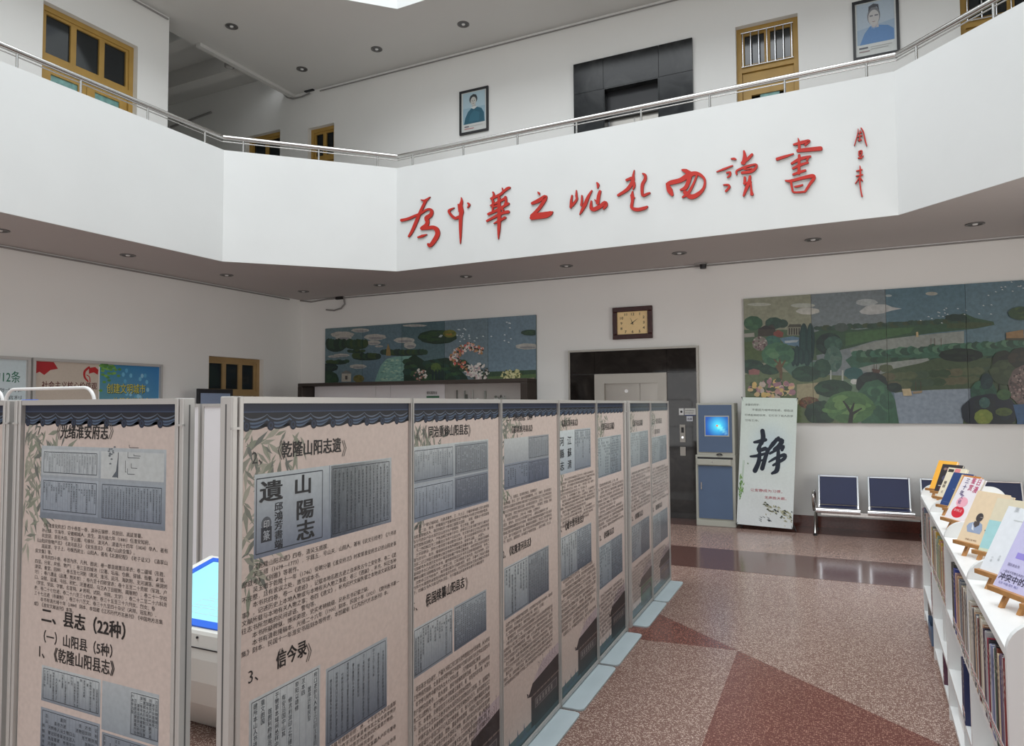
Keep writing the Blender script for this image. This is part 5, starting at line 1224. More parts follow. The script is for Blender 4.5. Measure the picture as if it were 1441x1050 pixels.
# ------------------------------------------------------------------ left wall notice boards and the dark monitor
def noticeboard(label, y0, y1, z0, z1):
    r = thing('notice_board', (XL, (y0+y1)/2, z0), label, 'notice board'); tt = .035
    for q in ((y0, y1, z0, z0+tt), (y0, y1, z1-tt, z1), (y0, y0+tt, z0+tt, z1-tt), (y1-tt, y1, z0+tt, z1-tt)):
        m = MB(); m.box(XL, XL+.05, q[0], q[1], q[2], q[3]); m.build('frame_rail', 'alu', r)
    m = MB(); m.box(XL+.002, XL+.012, y0+tt, y1-tt, z0+tt, z1-tt); m.build('back_board', 'white_plastic', r); return r
FW = lambda u, v, w: (XL+w, u, v)
z1 = 2.355; z0 = 1.15
r = noticeboard('glazed notice board with a pale blue rules poster, cut by the picture edge', 4.2, 5.53, z0, z1)
m = MB(); m.fbox(FW, 4.24, 5.49, z0+.04, z1-.04, .012, .014, col=S(200, 214, 218))
text(m, FW, '文明公约12条', 4.72, 2.03, .16, .0146, S(40, 110, 84), .01, width=.70, shear=.2)
for i in range(7): text(m, FW, rnd_text(9, 300+i, False), 4.52, 1.90-.095*i, .055, .0146, S(66, 74, 78), width=.92)
m.build('poster', 'card', r)
r = noticeboard('long glazed notice board with the cream and the blue-green posters', 5.56, 7.49, z0, z1)
m = MB(); m.fbox(FW, 5.60, 6.475, z0+.04, z1-.04, .012, .014, col=S(196, 184, 170))
m.poly([FW(u, v, .0146) for u, v in ((5.60, 2.31), (5.84, 2.31), (5.90, 2.22), (5.80, 2.20), (5.72, 2.13), (5.66, 2.17), (5.60, 2.14))], col=S(168, 30, 36))
m.poly([FW(u, v, .0146) for u, v in ((6.33, 2.25), (6.42, 2.27), (6.47, 2.23), (6.46, 2.16), (6.40, 2.19), (6.33, 2.17))], col=S(176, 34, 36))
text(m, FW, '社会主义核心价值观', 5.69, 1.955, .11, .0146, S(90, 30, 30), .02, width=.76)
for k, w_ in enumerate(('富强', '民主', '文明', '和谐')): text(m, FW, w_, 5.72+k*.19, 1.69, .075, .0146, S(150, 46, 40) if k == 0 else S(70, 54, 50), .01)
m.build('poster', 'card', r)
st = MB()
stroke(st, lambda x, y, w: FW(x, y, w), [(6.33, 2.26, .03), (6.27, 2.20, .035), (6.27, 2.12, .03), (6.32, 2.06, .02)], .0148, .0148, 0, S(176, 34, 36)); stroke(st, lambda x, y, w: FW(x, y, w), [(6.30, 2.15, .012), (6.34, 2.12, .014), (6.35, 2.05, .012)], .015, .015, 0, S(176, 34, 36)); st.build('emblem', 'card', r)
m = MB(); a, b = S(96, 150, 160), S(64, 132, 184)
m.poly([FW(6.49, z0+.04, .014), FW(7.45, z0+.04, .014), FW(7.45, z1-.04, .014), FW(6.49, z1-.04, .014)], col=[S(120, 160, 150), S(90, 150, 170), S(52, 124, 184), S(60, 130, 160)])
rr = random.Random(8)
for i in range(40):
    u, v = 6.50+abs(rr.gauss(0, .16)), 2.31-abs(rr.gauss(0, .10)); m.poly([FW(u+a_, v+b_, .0142+.00003*i) for a_, b_ in ell(0, 0, .03, .02, 8)], col=S(*rr.choice([(96, 150, 70), (120, 168, 82), (78, 132, 66)])))
for i in range(16):
    u, v = 6.85+rr.random()*.55, 1.8+rr.random()*.45; m.poly([FW(u+a_, v+b_, .0145+.00003*i) for a_, b_ in ell(0, 0, .025, .035, 8)], col=S(*rr.choice([(110, 176, 206), (140, 190, 212), (90, 160, 196)])))
text(m, FW, '创建文明城市', 6.60, 1.905, .155, .0157, S(58, 84, 50), .05, width=.62); text(m, FW, '创建文明城市', 6.595, 1.91, .155, .0162, S(206, 196, 92), .0, width=.62)
text(m, FW, '构建和谐社会', 6.70, 1.70, .155, .0157, S(58, 84, 50), .05, width=.60); text(m, FW, '构建和谐社会', 6.695, 1.705, .155, .0162, S(206, 196, 92), .0, width=.60)
m.build('poster', 'card', r)

t = thing('monitor_screen', (-9.3, 8.3, 0), 'black-framed screen on a stand in front of the small ochre door', 'monitor')
m = MB(); ya, yb = 7.99, 8.49
X_ = -9.3
qa, qb = onX(297, 549, X_), onX(328, 548, X_)
m.box(X_-.04, X_, qa[1]-.25, qb[1], 1.30, qb[2]); m.build('housing', 'black', t, bevel=.006)
m = MB(); m.box(X_, X_+.003, qa[1]-.20, qb[1]-.06, 1.36, qb[2]-.07, col=S(128, 142, 166)); m.build('display', 'card', t)
m = MB(); yc = (qa[1]-.25+qb[1])/2; m.cyl((X_-.02, yc, 0.03), .03, 1.28, 14); m.build('stand_pole', 'black', t); m = MB(); m.box(X_-.25, X_+.2, yc-.22, yc+.22, 0, .03); m.build('stand_base', 'black', t)

# ------------------------------------------------------------------ self-service kiosk
t = thing('inquiry_kiosk', (-1.75, 10.3, 0), 'blue and grey steel computer kiosk with a lit screen, between lift and banner', 'kiosk')
X0k, X1k, Yf, Yb = -2.03, -1.49, 10.08, 10.50
m = MB(); m.box(X0k, X1k, Yf+.02, Yb, 0.0, .98); m.build('lower_cabinet', 'kiosk_grey', t, bevel=.006)
m = MB(); m.box(X0k+.02, X1k-.005, Yf+.03, Yb-.04, .98, 1.705); m.build('upper_cabinet', 'kiosk_grey', t, bevel=.006)
m = MB(); m.box(X0k+.04, X1k-.04, Yf+.004, Yf+.022, .10, .83); d = m.build('door', 'kiosk_blue', t)
m = MB(); m.box(X0k+.075, X0k+.087, Yf-.012, Yf+.004, .50, .60); m.build('handle', 'steel', d)
m = MB(); m.box(X0k+.03, X1k-.05, Yf-.03, Yf+.02, .845, .925); dr = m.build('keyboard_drawer', 'kiosk_grey', t, bevel=.004)
m = MB(); m.box(X0k+.03, X1k-.03, Yf+.012, Yf+.022, .925, .95); m.build('drawer_gap', 'black', t)
m = MB(); m.cyl((-1.79, Yf-.036, .885), .010, .006, 12, axis='y'); m.build('lock', 'steel', dr)
m = MB(); m.box(X0k+.05, X1k-.035, Yf+.018, Yf+.032, 1.02, 1.68); up = m.build('screen_panel', 'kiosk_blue', t)
m = MB(); m.box(-1.895, -1.56, Yf+.012, Yf+.019, 1.24, 1.53, col=S(20, 60, 120)); m.build('bezel', 'kiosk_grey', up)
# lit desktop picture
ms, nts, bss = new_mat('lit_desktop_screen'); at = nts.nodes.new('ShaderNodeAttribute'); at.attribute_name = 'Col'
nts.links.new(at.outputs['Color'], bss.inputs['Base Color']); nts.links.new(at.outputs['Color'], bss.inputs['Emission Color']); bss.inputs['Emission Strength'].default_value = .8; bss.inputs['Roughness'].default_value = .3; M['lit_screen'] = ms
m = MB(); N = 10; A0, A1, B0, B1 = -1.882, -1.573, 1.255, 1.515
def scol(f, g):
    d = math.hypot(f-.55, (g-.52)*.8); k = max(0, 1-d/.55); s_ = max(0, 1-abs((f-.55)-(.52-g)*.9)/.12)*(1 if f > .5 and g < .6 else 0)
    c = [18+60*k, 70+150*k, 150+90*k]; c = [min(255, c[i]+(120, 110, 40)[i]*s_*.7) for i in range(3)]; return S(*c)
for i in range(N):
    for j in range(N):
        f0, f1, g0, g1 = i/N, (i+1)/N, j/N, (j+1)/N
        P4 = [(f0, g0), (f1, g0), (f1, g1), (f0, g1)]
        m.poly([(A0+(A1-A0)*f, Yf+.011, B0+(B1-B0)*g) for f, g in P4], col=[scol(f, g) for f, g in P4])
m.poly([(A0+.16+a_, Yf+.0105, B0+.135+b_) for a_, b_ in e2(0, 0, .016, .016, 12)], col=S(200, 120, 90))
m.build('desktop', 'lit_screen', up)
m = MB(); m.box(-1.86, -1.80, Yf+.0, Yf+.012, 1.17, 1.172); 
tm = thing('computer_mouse', (-1.70, Yf-.005, .99), 'small black mouse lying on the ledge of the computer kiosk', 'mouse')
mm = MB(); mm.raw([(-1.70+.045*math.cos(a)*math.cos(b), Yf+.03+.03*math.sin(a)*math.cos(b), .981+.024*max(0, math.sin(b))) for b in (0, .5, 1.0, 1.5) for a in [k*.5236 for k in range(12)]], [(j*12+i, j*12+(i+1) % 12, (j+1)*12+(i+1) % 12, (j+1)*12+i) for j in range(3) for i in range(12)], smooth=True); mm.build('mouse_body', 'black', tm)
for w_ in (0,): m = MB(); m.box(X0k+.01, X1k-.01, Yf-.0, Yf+.02, 0, .07); m.build('plinth', 'kiosk_grey', t)

# ------------------------------------------------------------------ X banner
t = thing('banner_stand', (-1.10, 10.2, 0), 'white X-stand banner with one huge black brush character, next to the computer kiosk', 'banner')
BL, BRr, TLb, TRb = np.array([-1.475, 10.02, .06]), np.array([-.760, 9.96, .05]), np.array([-1.40, 10.22, 1.785]), np.array([-.675, 10.16, 1.765])
def FBn(u, v, w):   # u,v 0..1
    lo = BL*(1-u)+BRr*u; hi = TLb*(1-u)+TRb*u; p = lo*(1-v)+hi*v
    sag = .018*math.sin(math.pi*v)*math.sin(math.pi*u)+.004*math.sin(v*23+u*5)*math.sin(math.pi*u)
    return (p[0], p[1]-w-sag, p[2])
m = MB(); NU, NV = 8, 30
def bcol(u, v):
    g = max(0, 1-math.hypot((u-.55)/.45, (v-.62)/.22)); a = 1-v
    return S(208-20*g-2*a, 221-12*g-10*a, 212-0*a+2*g)
for i in range(NU):
    for j in range(NV):
        q = [(i/NU, j/NV), ((i+1)/NU, j/NV), ((i+1)/NU, (j+1)/NV), (i/NU, (j+1)/NV)]
        m.poly([FBn(u, v, 0) for u, v in q], col=[bcol(u, v) for u, v in q], smooth=True)
m.build('banner_sheet', 'card', t)
def px2b(x, y):
    n = np.cross(BRr-BL, TLb-BL); p = onP(x, y, BL, n)
    v = (p[2]-.055)/(1.775-.055); u = (p[0]-(BL[0]+(TLb[0]-BL[0])*v))/.72; return u, v
ink = MB()
FB5 = lambda X, Y, w: FBn(*px2b(1030+X/5, 550+Y/5), w)
for i, st in enumerate([[(215, 283, 22), (220, 330, 24), (207, 372, 20)], [(158, 364, 12), (200, 356, 20), (238, 345, 16)], [(132, 464, 10), (180, 458, 16), (240, 440, 12)], [(200, 380, 18), (188, 420, 20), (236, 402, 14)],
     [(196, 432, 16), (190, 500, 22), (163, 563, 24)], [(196, 425, 12), (250, 410, 18), (236, 470, 20), (214, 547, 22)], [(188, 497, 10), (228, 484, 10)],
     [(328, 328, 14), (290, 372, 22), (252, 424, 12)], [(312, 340, 16), (352, 350, 24), (330, 385, 20), (298, 412, 16)], [(268, 440, 12), (335, 402, 16), (362, 388, 16), (352, 415, 14)], [(262, 500, 8), (300, 476, 14), (368, 448, 18), (366, 476, 18), (292, 522, 12)], [(326, 402, 14), (326, 480, 22), (318, 555, 24), (283, 580, 12)], [(240, 400, 8), (262, 425, 8)]]):
    stroke(ink, FB5, [(a_, b_, c_*1.45) for a_, b_, c_ in st], .0012+.0001*i, .0012+.0001*i, 0, S(22, 32, 48))
def tb(s, x, y, x2, size, col, w=.0015, bold=0):
    u, v = px2b(x, y); u2, v2 = px2b(x2, y); V, f = glyphs(s, 0.0); k = (u2-u)/V[:, 0].max()
    ink.raw([FBn(u+a*k, v+b*size, w) for a, b in V], f, 0, S(*col))
tb('亲爱的同学：', 1048.5, 571.5, 1069, .019, (70, 80, 74)); tb('不是因为喧哗的拒绝，但在这', 1058, 578.5, 1116, .019, (70, 80, 74)); tb('叮咚乱响的世界，它打开了给人的学', 1048, 586, 1115.5, .019, (70, 80, 74)); tb('习与工作。', 1048, 593.5, 1068, .019, (70, 80, 74))
tb('让安静成为习惯，', 1056, 691, 1101, .024, (170, 40, 66), bold=.01); tb('无声胜天籁。', 1076, 701.5, 1107, .024, (170, 40, 66), bold=.01)
rr = random.Random(6)
for i in range(26):
    u, v = .02+abs(rr.gauss(0, .05)), .30+rr.gauss(0, .055); L = rr.uniform(.03, .07); an = rr.choice([-1.9, -1.3, 1.2, 1.9, -1.6]); dx, dy = math.cos(an)*L, math.sin(an)*L*.6
    ink.poly([FBn(max(.0, a), b, .0012+.00002*i) for a, b in ((u, v), (u+dx*.4+.012, v+dy*.4), (u+dx, v+dy), (u+dx*.4-.012, v+dy*.4))], col=S(*rr.choice([(96, 140, 66), (120, 160, 84), (80, 120, 60)])))
for x in (.05, .07): ink.poly([FBn(x, .28, .001), FBn(x+.012, .28, .001), FBn(x+.03, .50, .001), FBn(x+.02, .50, .001)], col=S(168, 190, 170))
for i in range(60):
    u = .45+rr.random()*.52; v = .15-(u-.45)*.12+rr.gauss(0, .025); L = rr.uniform(.02, .09)
    if v < .01: continue
    ink.poly([FBn(min(a, .99), max(.004, b), .0012+.00002*i) for a, b in ((u, v), (u+L*.5, v+.008), (u+L, v-.008), (u+L*.5, v-.006))], col=S(*rr.choice([(60, 66, 62), (150, 150, 120), (176, 176, 150), (100, 104, 84), (190, 192, 176)])))
for i in range(10):
    u, v = .38+rr.random()*.2, .03+rr.random()*.05; ink.poly([FBn(a, max(.004, b), .0018) for a, b in ((u, v), (u+.05, v-.015), (u+.06, v-.01))], col=S(56, 62, 70))
ink.build('print', 'card', t)
cen = (FBn(.5, .45, -.06))
for u, v in ((0, 0), (1, 0), (0, 1), (1, 1)):
    e = FBn(u, v, -.006); m = MB(); m.tube([(cen[0], cen[1], cen[2]), e], .008, 8); 
    m.cyl((e[0], e[1]-.012, e[2]), .008, .02, 10, axis='y'); m.build('strut', 'black', t)
m = MB(); m.cyl((cen[0], cen[1]-.02, cen[2]-.03), .03, .06, 14); m.build('hub', 'black', t)
for dx, dy in ((-.34, -.045), (.36, -.075), (0, .33)):
    m = MB(); m.tube([(cen[0], cen[1], cen[2]), (cen[0]+dx, 10.10+dy, .01)], .009, 8); m.build('leg', 'black', t)

# ------------------------------------------------------------------ waiting bench
t = thing('waiting_bench', (1.0, 10.15, 0), 'row of navy vinyl waiting seats in chrome frames against the far wall', 'bench')
PI_ = .592
m = MB(); m.box(-.42, 2.5, 10.12, 10.20, .235, .285); m.build('beam', 'steel', t)
def seat(xa):
    xb = xa+.485; sl = .13
    # backrest: tilted slab
    def FBk(u, v, w): return (xa+u, 10.24+v*sl/.36-w, .355+v)
    m = MB(); m.fbox(FBk, .02, .465, .012, .362, 0, .035); m.build('backrest', 'navy', t, bevel=.008)
    m = MB()
    for q in ((0, .022, -.01, .385), (.463, .485, -.01, .385)): m.fbox(FBk, q[0], q[1], q[2], q[3], -.012, .04)
    m.fbox(FBk, .022, .463, .362, .385, -.012, .04); m.build('back_frame', 'chrome', t, bevel=.004)
    m = MB(); m.hexa([(xa+.02, 9.86, .335), (xa+.465, 9.86, .335), (xa+.465, 10.22, .315), (xa+.02, 10.22, .315), (xa+.02, 9.86, .375), (xa+.465, 9.86, .375), (xa+.465, 10.22, .355), (xa+.02, 10.22, .355)]); m.build('seat', 'navy', t, bevel=.008)
    m = MB(); m.tube([(xa-.012, 9.845, .335), (xa+.497, 9.845, .335)], .036, 16); m.build('front_roll', 'chrome', t)
    m = MB(); m.box(xa, xa+.02, 9.85, 10.26, .300, .36); m.box(xa+.465, xa+.485, 9.85, 10.26, .300, .36); m.box(xa+.02, xa+.465, 9.88, 10.22, .300, .312); m.build('seat_pan', 'steel', t)
for k in range(5): seat(-.455+k*PI_)
def arm(x):
    pts = [(x, 10.33, .33), (x, 10.34, .45), (x, 10.28, .525), (x, 10.15, .545), (x, 9.98, .545), (x, 9.90, .515), (x, 9.90, .45), (x, 9.98, .36), (x, 10.08, .30)]
    P_, _ = stroke_outline([(p[1], p[2], 1) for p in pts]); m = MB(); m.tube([(x, a, b) for a, b in P_], .017, 10); m.build('armrest', 'steel', t)
arm(-.50); arm(2.48)
for x in (-.485, .735, 1.92):
    m = MB(); m.tube([(x, 10.16, .26), (x, 9.99, .14), (x, 9.90, .02)], .020, 10); m.tube([(x, 10.16, .26), (x, 10.32, .12), (x, 10.38, .02)], .020, 10); lg = m.build('leg', 'steel', t)
    for y in (9.90, 10.38):
        m = MB(); m.cyl((x, y, 0), .026, .022, 14); m.build('foot_pad', 'black', lg)

# ------------------------------------------------------------------ low bookcases
def FS(s, tt, z): return (.386+.018*s+tt, 2.5+s-.018*tt, z)
SD = [.045, .98, 1.99, 2.98, 3.92]; DEP = .56; TZ = .97; LV = (.585, .27, .075); TH = .03
def side_panel(s, root):
    r = .10; top = 1.058; prof = [(0, 0), (DEP, 0)]
    for j in range(9): a = math.radians(j*11.25); prof.append((DEP-r+r*math.cos(a), top-r+r*math.sin(a)))
    for j in range(9): a = math.radians(90+j*11.25); prof.append((r+r*math.cos(a), top-r+r*math.sin(a)))
    v = np.array(FS(s+TH/2, 0, 0))-np.array(FS(s-TH/2, 0, 0))
    m = MB(); m.extrude([FS(s-TH/2, a, b) for a, b in prof], tuple(v)); return m.build('side_panel', 'white_shelf', root, bevel=.003)
BC = ['nearest-end low white bookcase with the dark red book at its end', 'low white bookcase carrying the beige portrait book', 'low white bookcase carrying the blue book and the red-circle book', 'low white bookcase at the wall end carrying the yellow book']
BC[0] = 'low white bookcase with the dark red book at its open end'
for k in range(4):
    a, b = SD[k]+TH/2, SD[k+1]-TH/2
    t = thing('bookcase', FS((a+b)/2, DEP/2, 0), BC[k], 'bookcase', 'low white bookcases in a line')
    side_panel(SD[k], t)
    if k == 3: side_panel(SD[4], t)
    F = lambda u, v, w: FS(u, w, v)
    m = MB(); m.fbox(F, a, b, TZ-.03, TZ, 0, DEP); m.build('top_board', 'white_shelf', t, bevel=.002)
    for z in LV: m = MB(); m.fbox(F, a, b, z-.022, z, .003, DEP-.003); m.build('shelf', 'white_shelf', t)
    m = MB(); m.fbox(F, a, b, 0, LV[2]-.022, .03, .05); m.build('kick_board', 'white_shelf', t)
    m = MB(); m.fbox(F, a, b, LV[2], TZ-.03, DEP/2-.006, DEP/2+.006); m.build('back_panel', 'white_shelf', t)
    m = MB(); c = (a+b)/2; m.fbox(F, c-.01, c+.01, LV[2], LV[0]-.022, .02, DEP-.02); m.build('divider', 'white_shelf', t)

def shelf_book(s, z, th, h, d, col, label, group, rim=.0, tone2=None):
    """a book standing on a shelf, spine out; s along the case"""
    t = thing('book', FS(s+th/2, .001+rim+d/2, z), label, 'book', group)
    F = lambda u, v, w: FS(s+u, .001+rim+w, z+v)
    c = S(*col); cv = .0025
    m = MB(); m.fbox(F, .0, th, 0, h, 0, .004, col=c); m.fbox(F, 0, cv, 0, h, .004, d, col=c); m.fbox(F, th-cv, th, 0, h, .004, d, col=c); m.build('cover', 'card', t)
    m = MB(); m.fbox(F, cv, th-cv, .004, h-.004, .005, d-.004); m.build('pages', 'paper', t)
    m = MB(); m.fbox(F, .001, th-.001, .02, .055, -.0008, 0, col=S(222, 220, 214)); m.fbox(F, .001, th-.001, .042, .047, -.0011, -.0003, col=S(190, 60, 80)); m.fbox(F, th*.2, th*.8, .026, .036, -.0011, -.0003, col=S(70, 70, 76)); m.build('spine_label', 'card', t)
    rr = random.Random(int(s*1000))
    tc_ = S(*(tone2 or ((225, 215, 190) if sum(col) < 330 else (70, 60, 66))))
    n = rr.choice([3, 4, 5]); m = MB()
    for i in range(n):
        y = h-.03-i*min(.022, th); ww = min(th*.6, .014)
        text(m, lambda u, v, w: FS(s+th-u, .001+rim-w, z+v), rr.choice(POOL), (th-ww)/2, y-ww, ww, .001, tc_, .02)
    m.build('spine_title', 'card', t)
CN = {}
def cname(c):
    r, g, b = c; mx, mn = max(c), min(c)
    if mx-mn < 22: return 'white' if mn > 205 else 'pale grey' if mn > 160 else 'grey' if mn > 95 else 'charcoal'
    if r >= g and r >= b:
        if mx < 110: return 'dark brown' if g > 38 else 'maroon'
        if g > 165: return 'cream'
        if g > 115: return 'tan'
        return 'dark red' if r < 150 else 'brick red' if b < 90 else 'dusty pink'
    if b >= r and b >= g: return 'navy' if mx < 105 else 'lilac' if r > 140 else 'purple' if r > g else 'blue'
    return 'dark green' if mx < 110 else 'sage green'
ORD = ['first', 'second', 'third', 'fourth', 'fifth', 'sixth', 'seventh', 'eighth', 'ninth', 'tenth', 'eleventh', 'twelfth', 'thirteenth', 'fourteenth', 'fifteenth', 'sixteenth', 'seventeenth', 'eighteenth', 'nineteenth', 'twentieth', 'twenty-first', 'twenty-second', 'twenty-third', 'twenty-fourth', 'twenty-fifth', 'twenty-sixth', 'twenty-seventh', 'twenty-eighth', 'twenty-ninth', 'thirtieth', 'thirty-first', 'thirty-second', 'thirty-third', 'thirty-fourth', 'thirty-fifth', 'thirty-sixth', 'thirty-seventh', 'thirty-eighth', 'thirty-ninth', 'fortieth', 'forty-first', 'forty-second', 'forty-third', 'forty-fourth']
rb = random.Random(21)
U1 = [((122, 8, 22), .050, .335), ((196, 190, 196), .022, .33), ((104, 88, 112), .034, .33), ((48, 50, 104), .016, .32), ((208, 190, 160), .030, .315), ((110, 48, 34), .018, .325), ((34, 36, 42), .022, .33), ((44, 78, 62), .026, .31), ((196, 192, 200), .020, .305), ((88, 104, 142), .026, .30), ((150, 154, 184), .026, .30), ((206, 196, 184), .026, .29), ((52, 50, 60), .018, .30), ((150, 38, 62), .018, .30), ((204, 190, 188), .022, .29), ((172, 172, 176), .026, .31), ((96, 78, 96), .022, .30), ((46, 40, 64), .020, .305), ((168, 128, 102), .026, .31), ((214, 208, 194), .040, .32), ((196, 184, 160), .030, .325), ((64, 58, 60), .02, .31), ((120, 64, 60), .024, .30), ((206, 206, 200), .028, .30), ((90, 100, 118), .024, .30), ((184, 150, 118), .026, .30), ((210, 204, 190), .03, .31), ((66, 66, 74), .022, .30), ((180, 176, 170), .02, .3), ((140, 90, 70), .02, .3), ((206, 200, 190), .028, .31), ((96, 104, 120), .026, .30), ((200, 190, 170), .026, .3), ((60, 60, 66), .022, .3), ((176, 150, 130), .026, .31)]
def fill(unit, level, s0, s1, seq, group, where, rim=.0):
    s = s0; i = 0
    while i < len(seq):
        c, th, h = seq[i]
        if s+th > s1: break
        zz = LV[level]; h = min(h, (.34 if level == 0 else .275))
        shelf_book(s+.001, zz, th, h, .19 if unit else .20, c, '%s book, %s from %s' % (cname(c), ORD[i], where), group, rim+rb.uniform(0, .003)); s += th+.002; i += 1
fill(0, 0, SD[0]+.018, SD[1]-.018, U1, 'books on the top shelf of the end bookcase', 'the open end on the top shelf')
def seq(cols, n, th0, th1, h0, h1, seed):
    r = random.Random(seed); return [(tuple(min(255, max(0, v+r.randint(-10, 10))) for v in r.choice(cols)) if len(cols) != n else cols[i], r.uniform(th0, th1), r.uniform(h0, h1)) for i in range(n)]
U2 = [((120, 124, 132), .03, .31), ((212, 206, 190), .026, .30), ((96, 104, 120), .030, .31), ((208, 200, 184), .022, .30), ((186, 150, 116), .032, .31), ((178, 140, 104), .024, .30), ((150, 120, 122), .026, .31), ((204, 170, 150), .030, .305), ((176, 92, 96), .020, .29), ((52, 70, 150), .030, .315), ((60, 66, 134), .030, .31), ((66, 66, 60), .034, .325), ((58, 62, 56), .034, .325), ((70, 60, 52), .028, .32)]
U2 = [((204, 198, 186), .026, .31), ((110, 116, 126), .026, .30), ((196, 184, 166), .028, .31), ((90, 84, 90), .022, .30), ((214, 208, 196), .03, .31), ((150, 140, 130), .024, .3), ((120, 90, 84), .024, .3), ((190, 176, 150), .03, .3)]+U2
fill(1, 0, SD[1]+.018, SD[1]+.86, U2, 'books on the top shelf under the beige portrait book', 'the near upright under the beige portrait book')
U3 = seq([(200, 196, 184), (150, 160, 140), (176, 168, 140), (214, 210, 200), (120, 130, 120), (180, 120, 110), (196, 160, 70)], 42, .020, .032, .27, .32, 3)
fill(2, 0, SD[2]+.018, SD[3]-.03, U3, 'books on the top shelf under the red-circle book', 'the near upright under the red-circle book')
U4 = seq([(170, 100, 96), (150, 150, 150), (110, 120, 130), (190, 176, 160), (90, 60, 60), (70, 90, 80), (206, 200, 190)], 42, .020, .034, .27, .32, 4)
fill(3, 0, SD[3]+.018, SD[4]-.05, U4, 'books on the top shelf under the yellow book', 'the near upright under the yellow book')
fill(1, 1, SD[1]+.25, SD[1]+.42, [((36, 44, 88), .030, .27), ((28, 36, 76), .030, .27), ((34, 42, 84), .030, .27), ((70, 78, 110), .022, .265)], 'navy books on the middle shelf', 'the near side on the middle shelf of the beige-book bookcase')
fill(3, 1, SD[3]+.02, SD[3]+.2, [((140, 30, 60), .030, .27), ((120, 24, 52), .030, .27), ((60, 16, 26), .028, .26), ((150, 44, 66), .028, .27)], 'red books on the middle shelf', 'the near upright on the middle shelf of the wall-end bookcase')
fill(2, 2, SD[2]+.30, SD[2]+.42, [((90, 50, 70), .030, .17), ((70, 60, 80), .026, .165)], 'small books on the lowest shelf', 'the near side on the lowest shelf of the blue-book bookcase')
# storage boxes on the lowest shelves
def sbox(s0, s1, z, h, t0, t1, m_, label, cat='box'):
    F = lambda u, v, w: FS(u, w, v)
    t = thing('storage_box', FS((s0+s1)/2, (t0+t1)/2, z), label, cat)
    q = .006
    for a in ((s0, s1, z, z+q, t0, t1), (s0, s0+q, z+q, z+h, t0, t1), (s1-q, s1, z+q, z+h, t0, t1), (s0+q, s1-q, z+q, z+h*.72, t0, t0+q), (s0+q, s1-q, z+q, z+h, t1-q, t1)):
        m = MB(); m.fbox(F, *a); m.build('box_wall', m_, t)
sbox(SD[1]+.53, SD[1]+.88, .0755, .17, .03, .24, 'white_plastic', 'white open file box on the lowest shelf under the beige portrait book')
F = lambda u, v, w: FS(u, w, v)
o = MB(); o.fbox(F, SD[1]+.62, SD[1]+.74, .083, .235, .06, .10); tag(o.build('wooden_block', 'wood'), 'small wooden block standing inside the white file box', 'block')
sbox(SD[1]+.06, SD[1]+.26, .0755, .15, .04, .24, 'black', 'black open box on the lowest shelf beside the white file box')
sbox(SD[3]+.02, SD[3]+.30, .0755, .13, -.012, .2, 'kiosk_blue', 'blue-grey box sticking out of the lowest shelf toward the aisle')
sbox(SD[3]+.55, SD[3]+.84, .0755, .15, .02, .2, 'black', 'black box on the lowest shelf near the wall end')

# ------------------------------------------------------------------ display books on small easels
PHI = math.radians(27.5)
def easel_proto():
    t = thing('book_easel', (0, 0, 0), 'x', 'easel', 'wooden book easels on the bookcases', world_coords=False)
    up = lambda x, q, off=0: (x, q*math.sin(PHI)+off*math.cos(PHI), .062+q*math.cos(PHI)-off*math.sin(PHI))
    def bar(a, b, w, name):
        a = Vector(a); b = Vector(b); d = (b-a).normalized(); s = Vector((1, 0, 0)); n = d.cross(s).normalized()
        if abs(d.x) > .9: s = Vector((0, 1, 0)); n = d.cross(s).normalized()
        m = MB(); P8 = []
        for p in (a, b):
            for i, j in ((-1, -1), (1, -1), (1, 1), (-1, 1)): P8.append(p+s*w*i+n*w*.8*j)
        m.hexa([P8[0], P8[1], P8[2], P8[3], P8[4], P8[5], P8[6], P8[7]]); return m.build(name, 'wood', t)
    for x in (.045, .135):
        q = -.062/math.cos(PHI)+.006
        bar(up(x, q, .022), up(x, .17, .022), .008, 'front_leg')
    bar(up(-.012, -.006, -.004), up(.19, -.006, -.004), .011, 'ledge')
    bar(up(.03, .13, .034), up(.15, .13, .034), .007, 'cross_bar')
    bar((.09, .17, .006), up(.09, .135, .045), .007, 'rear_leg')
    return t
ep = easel_proto(); first_easel = [True]
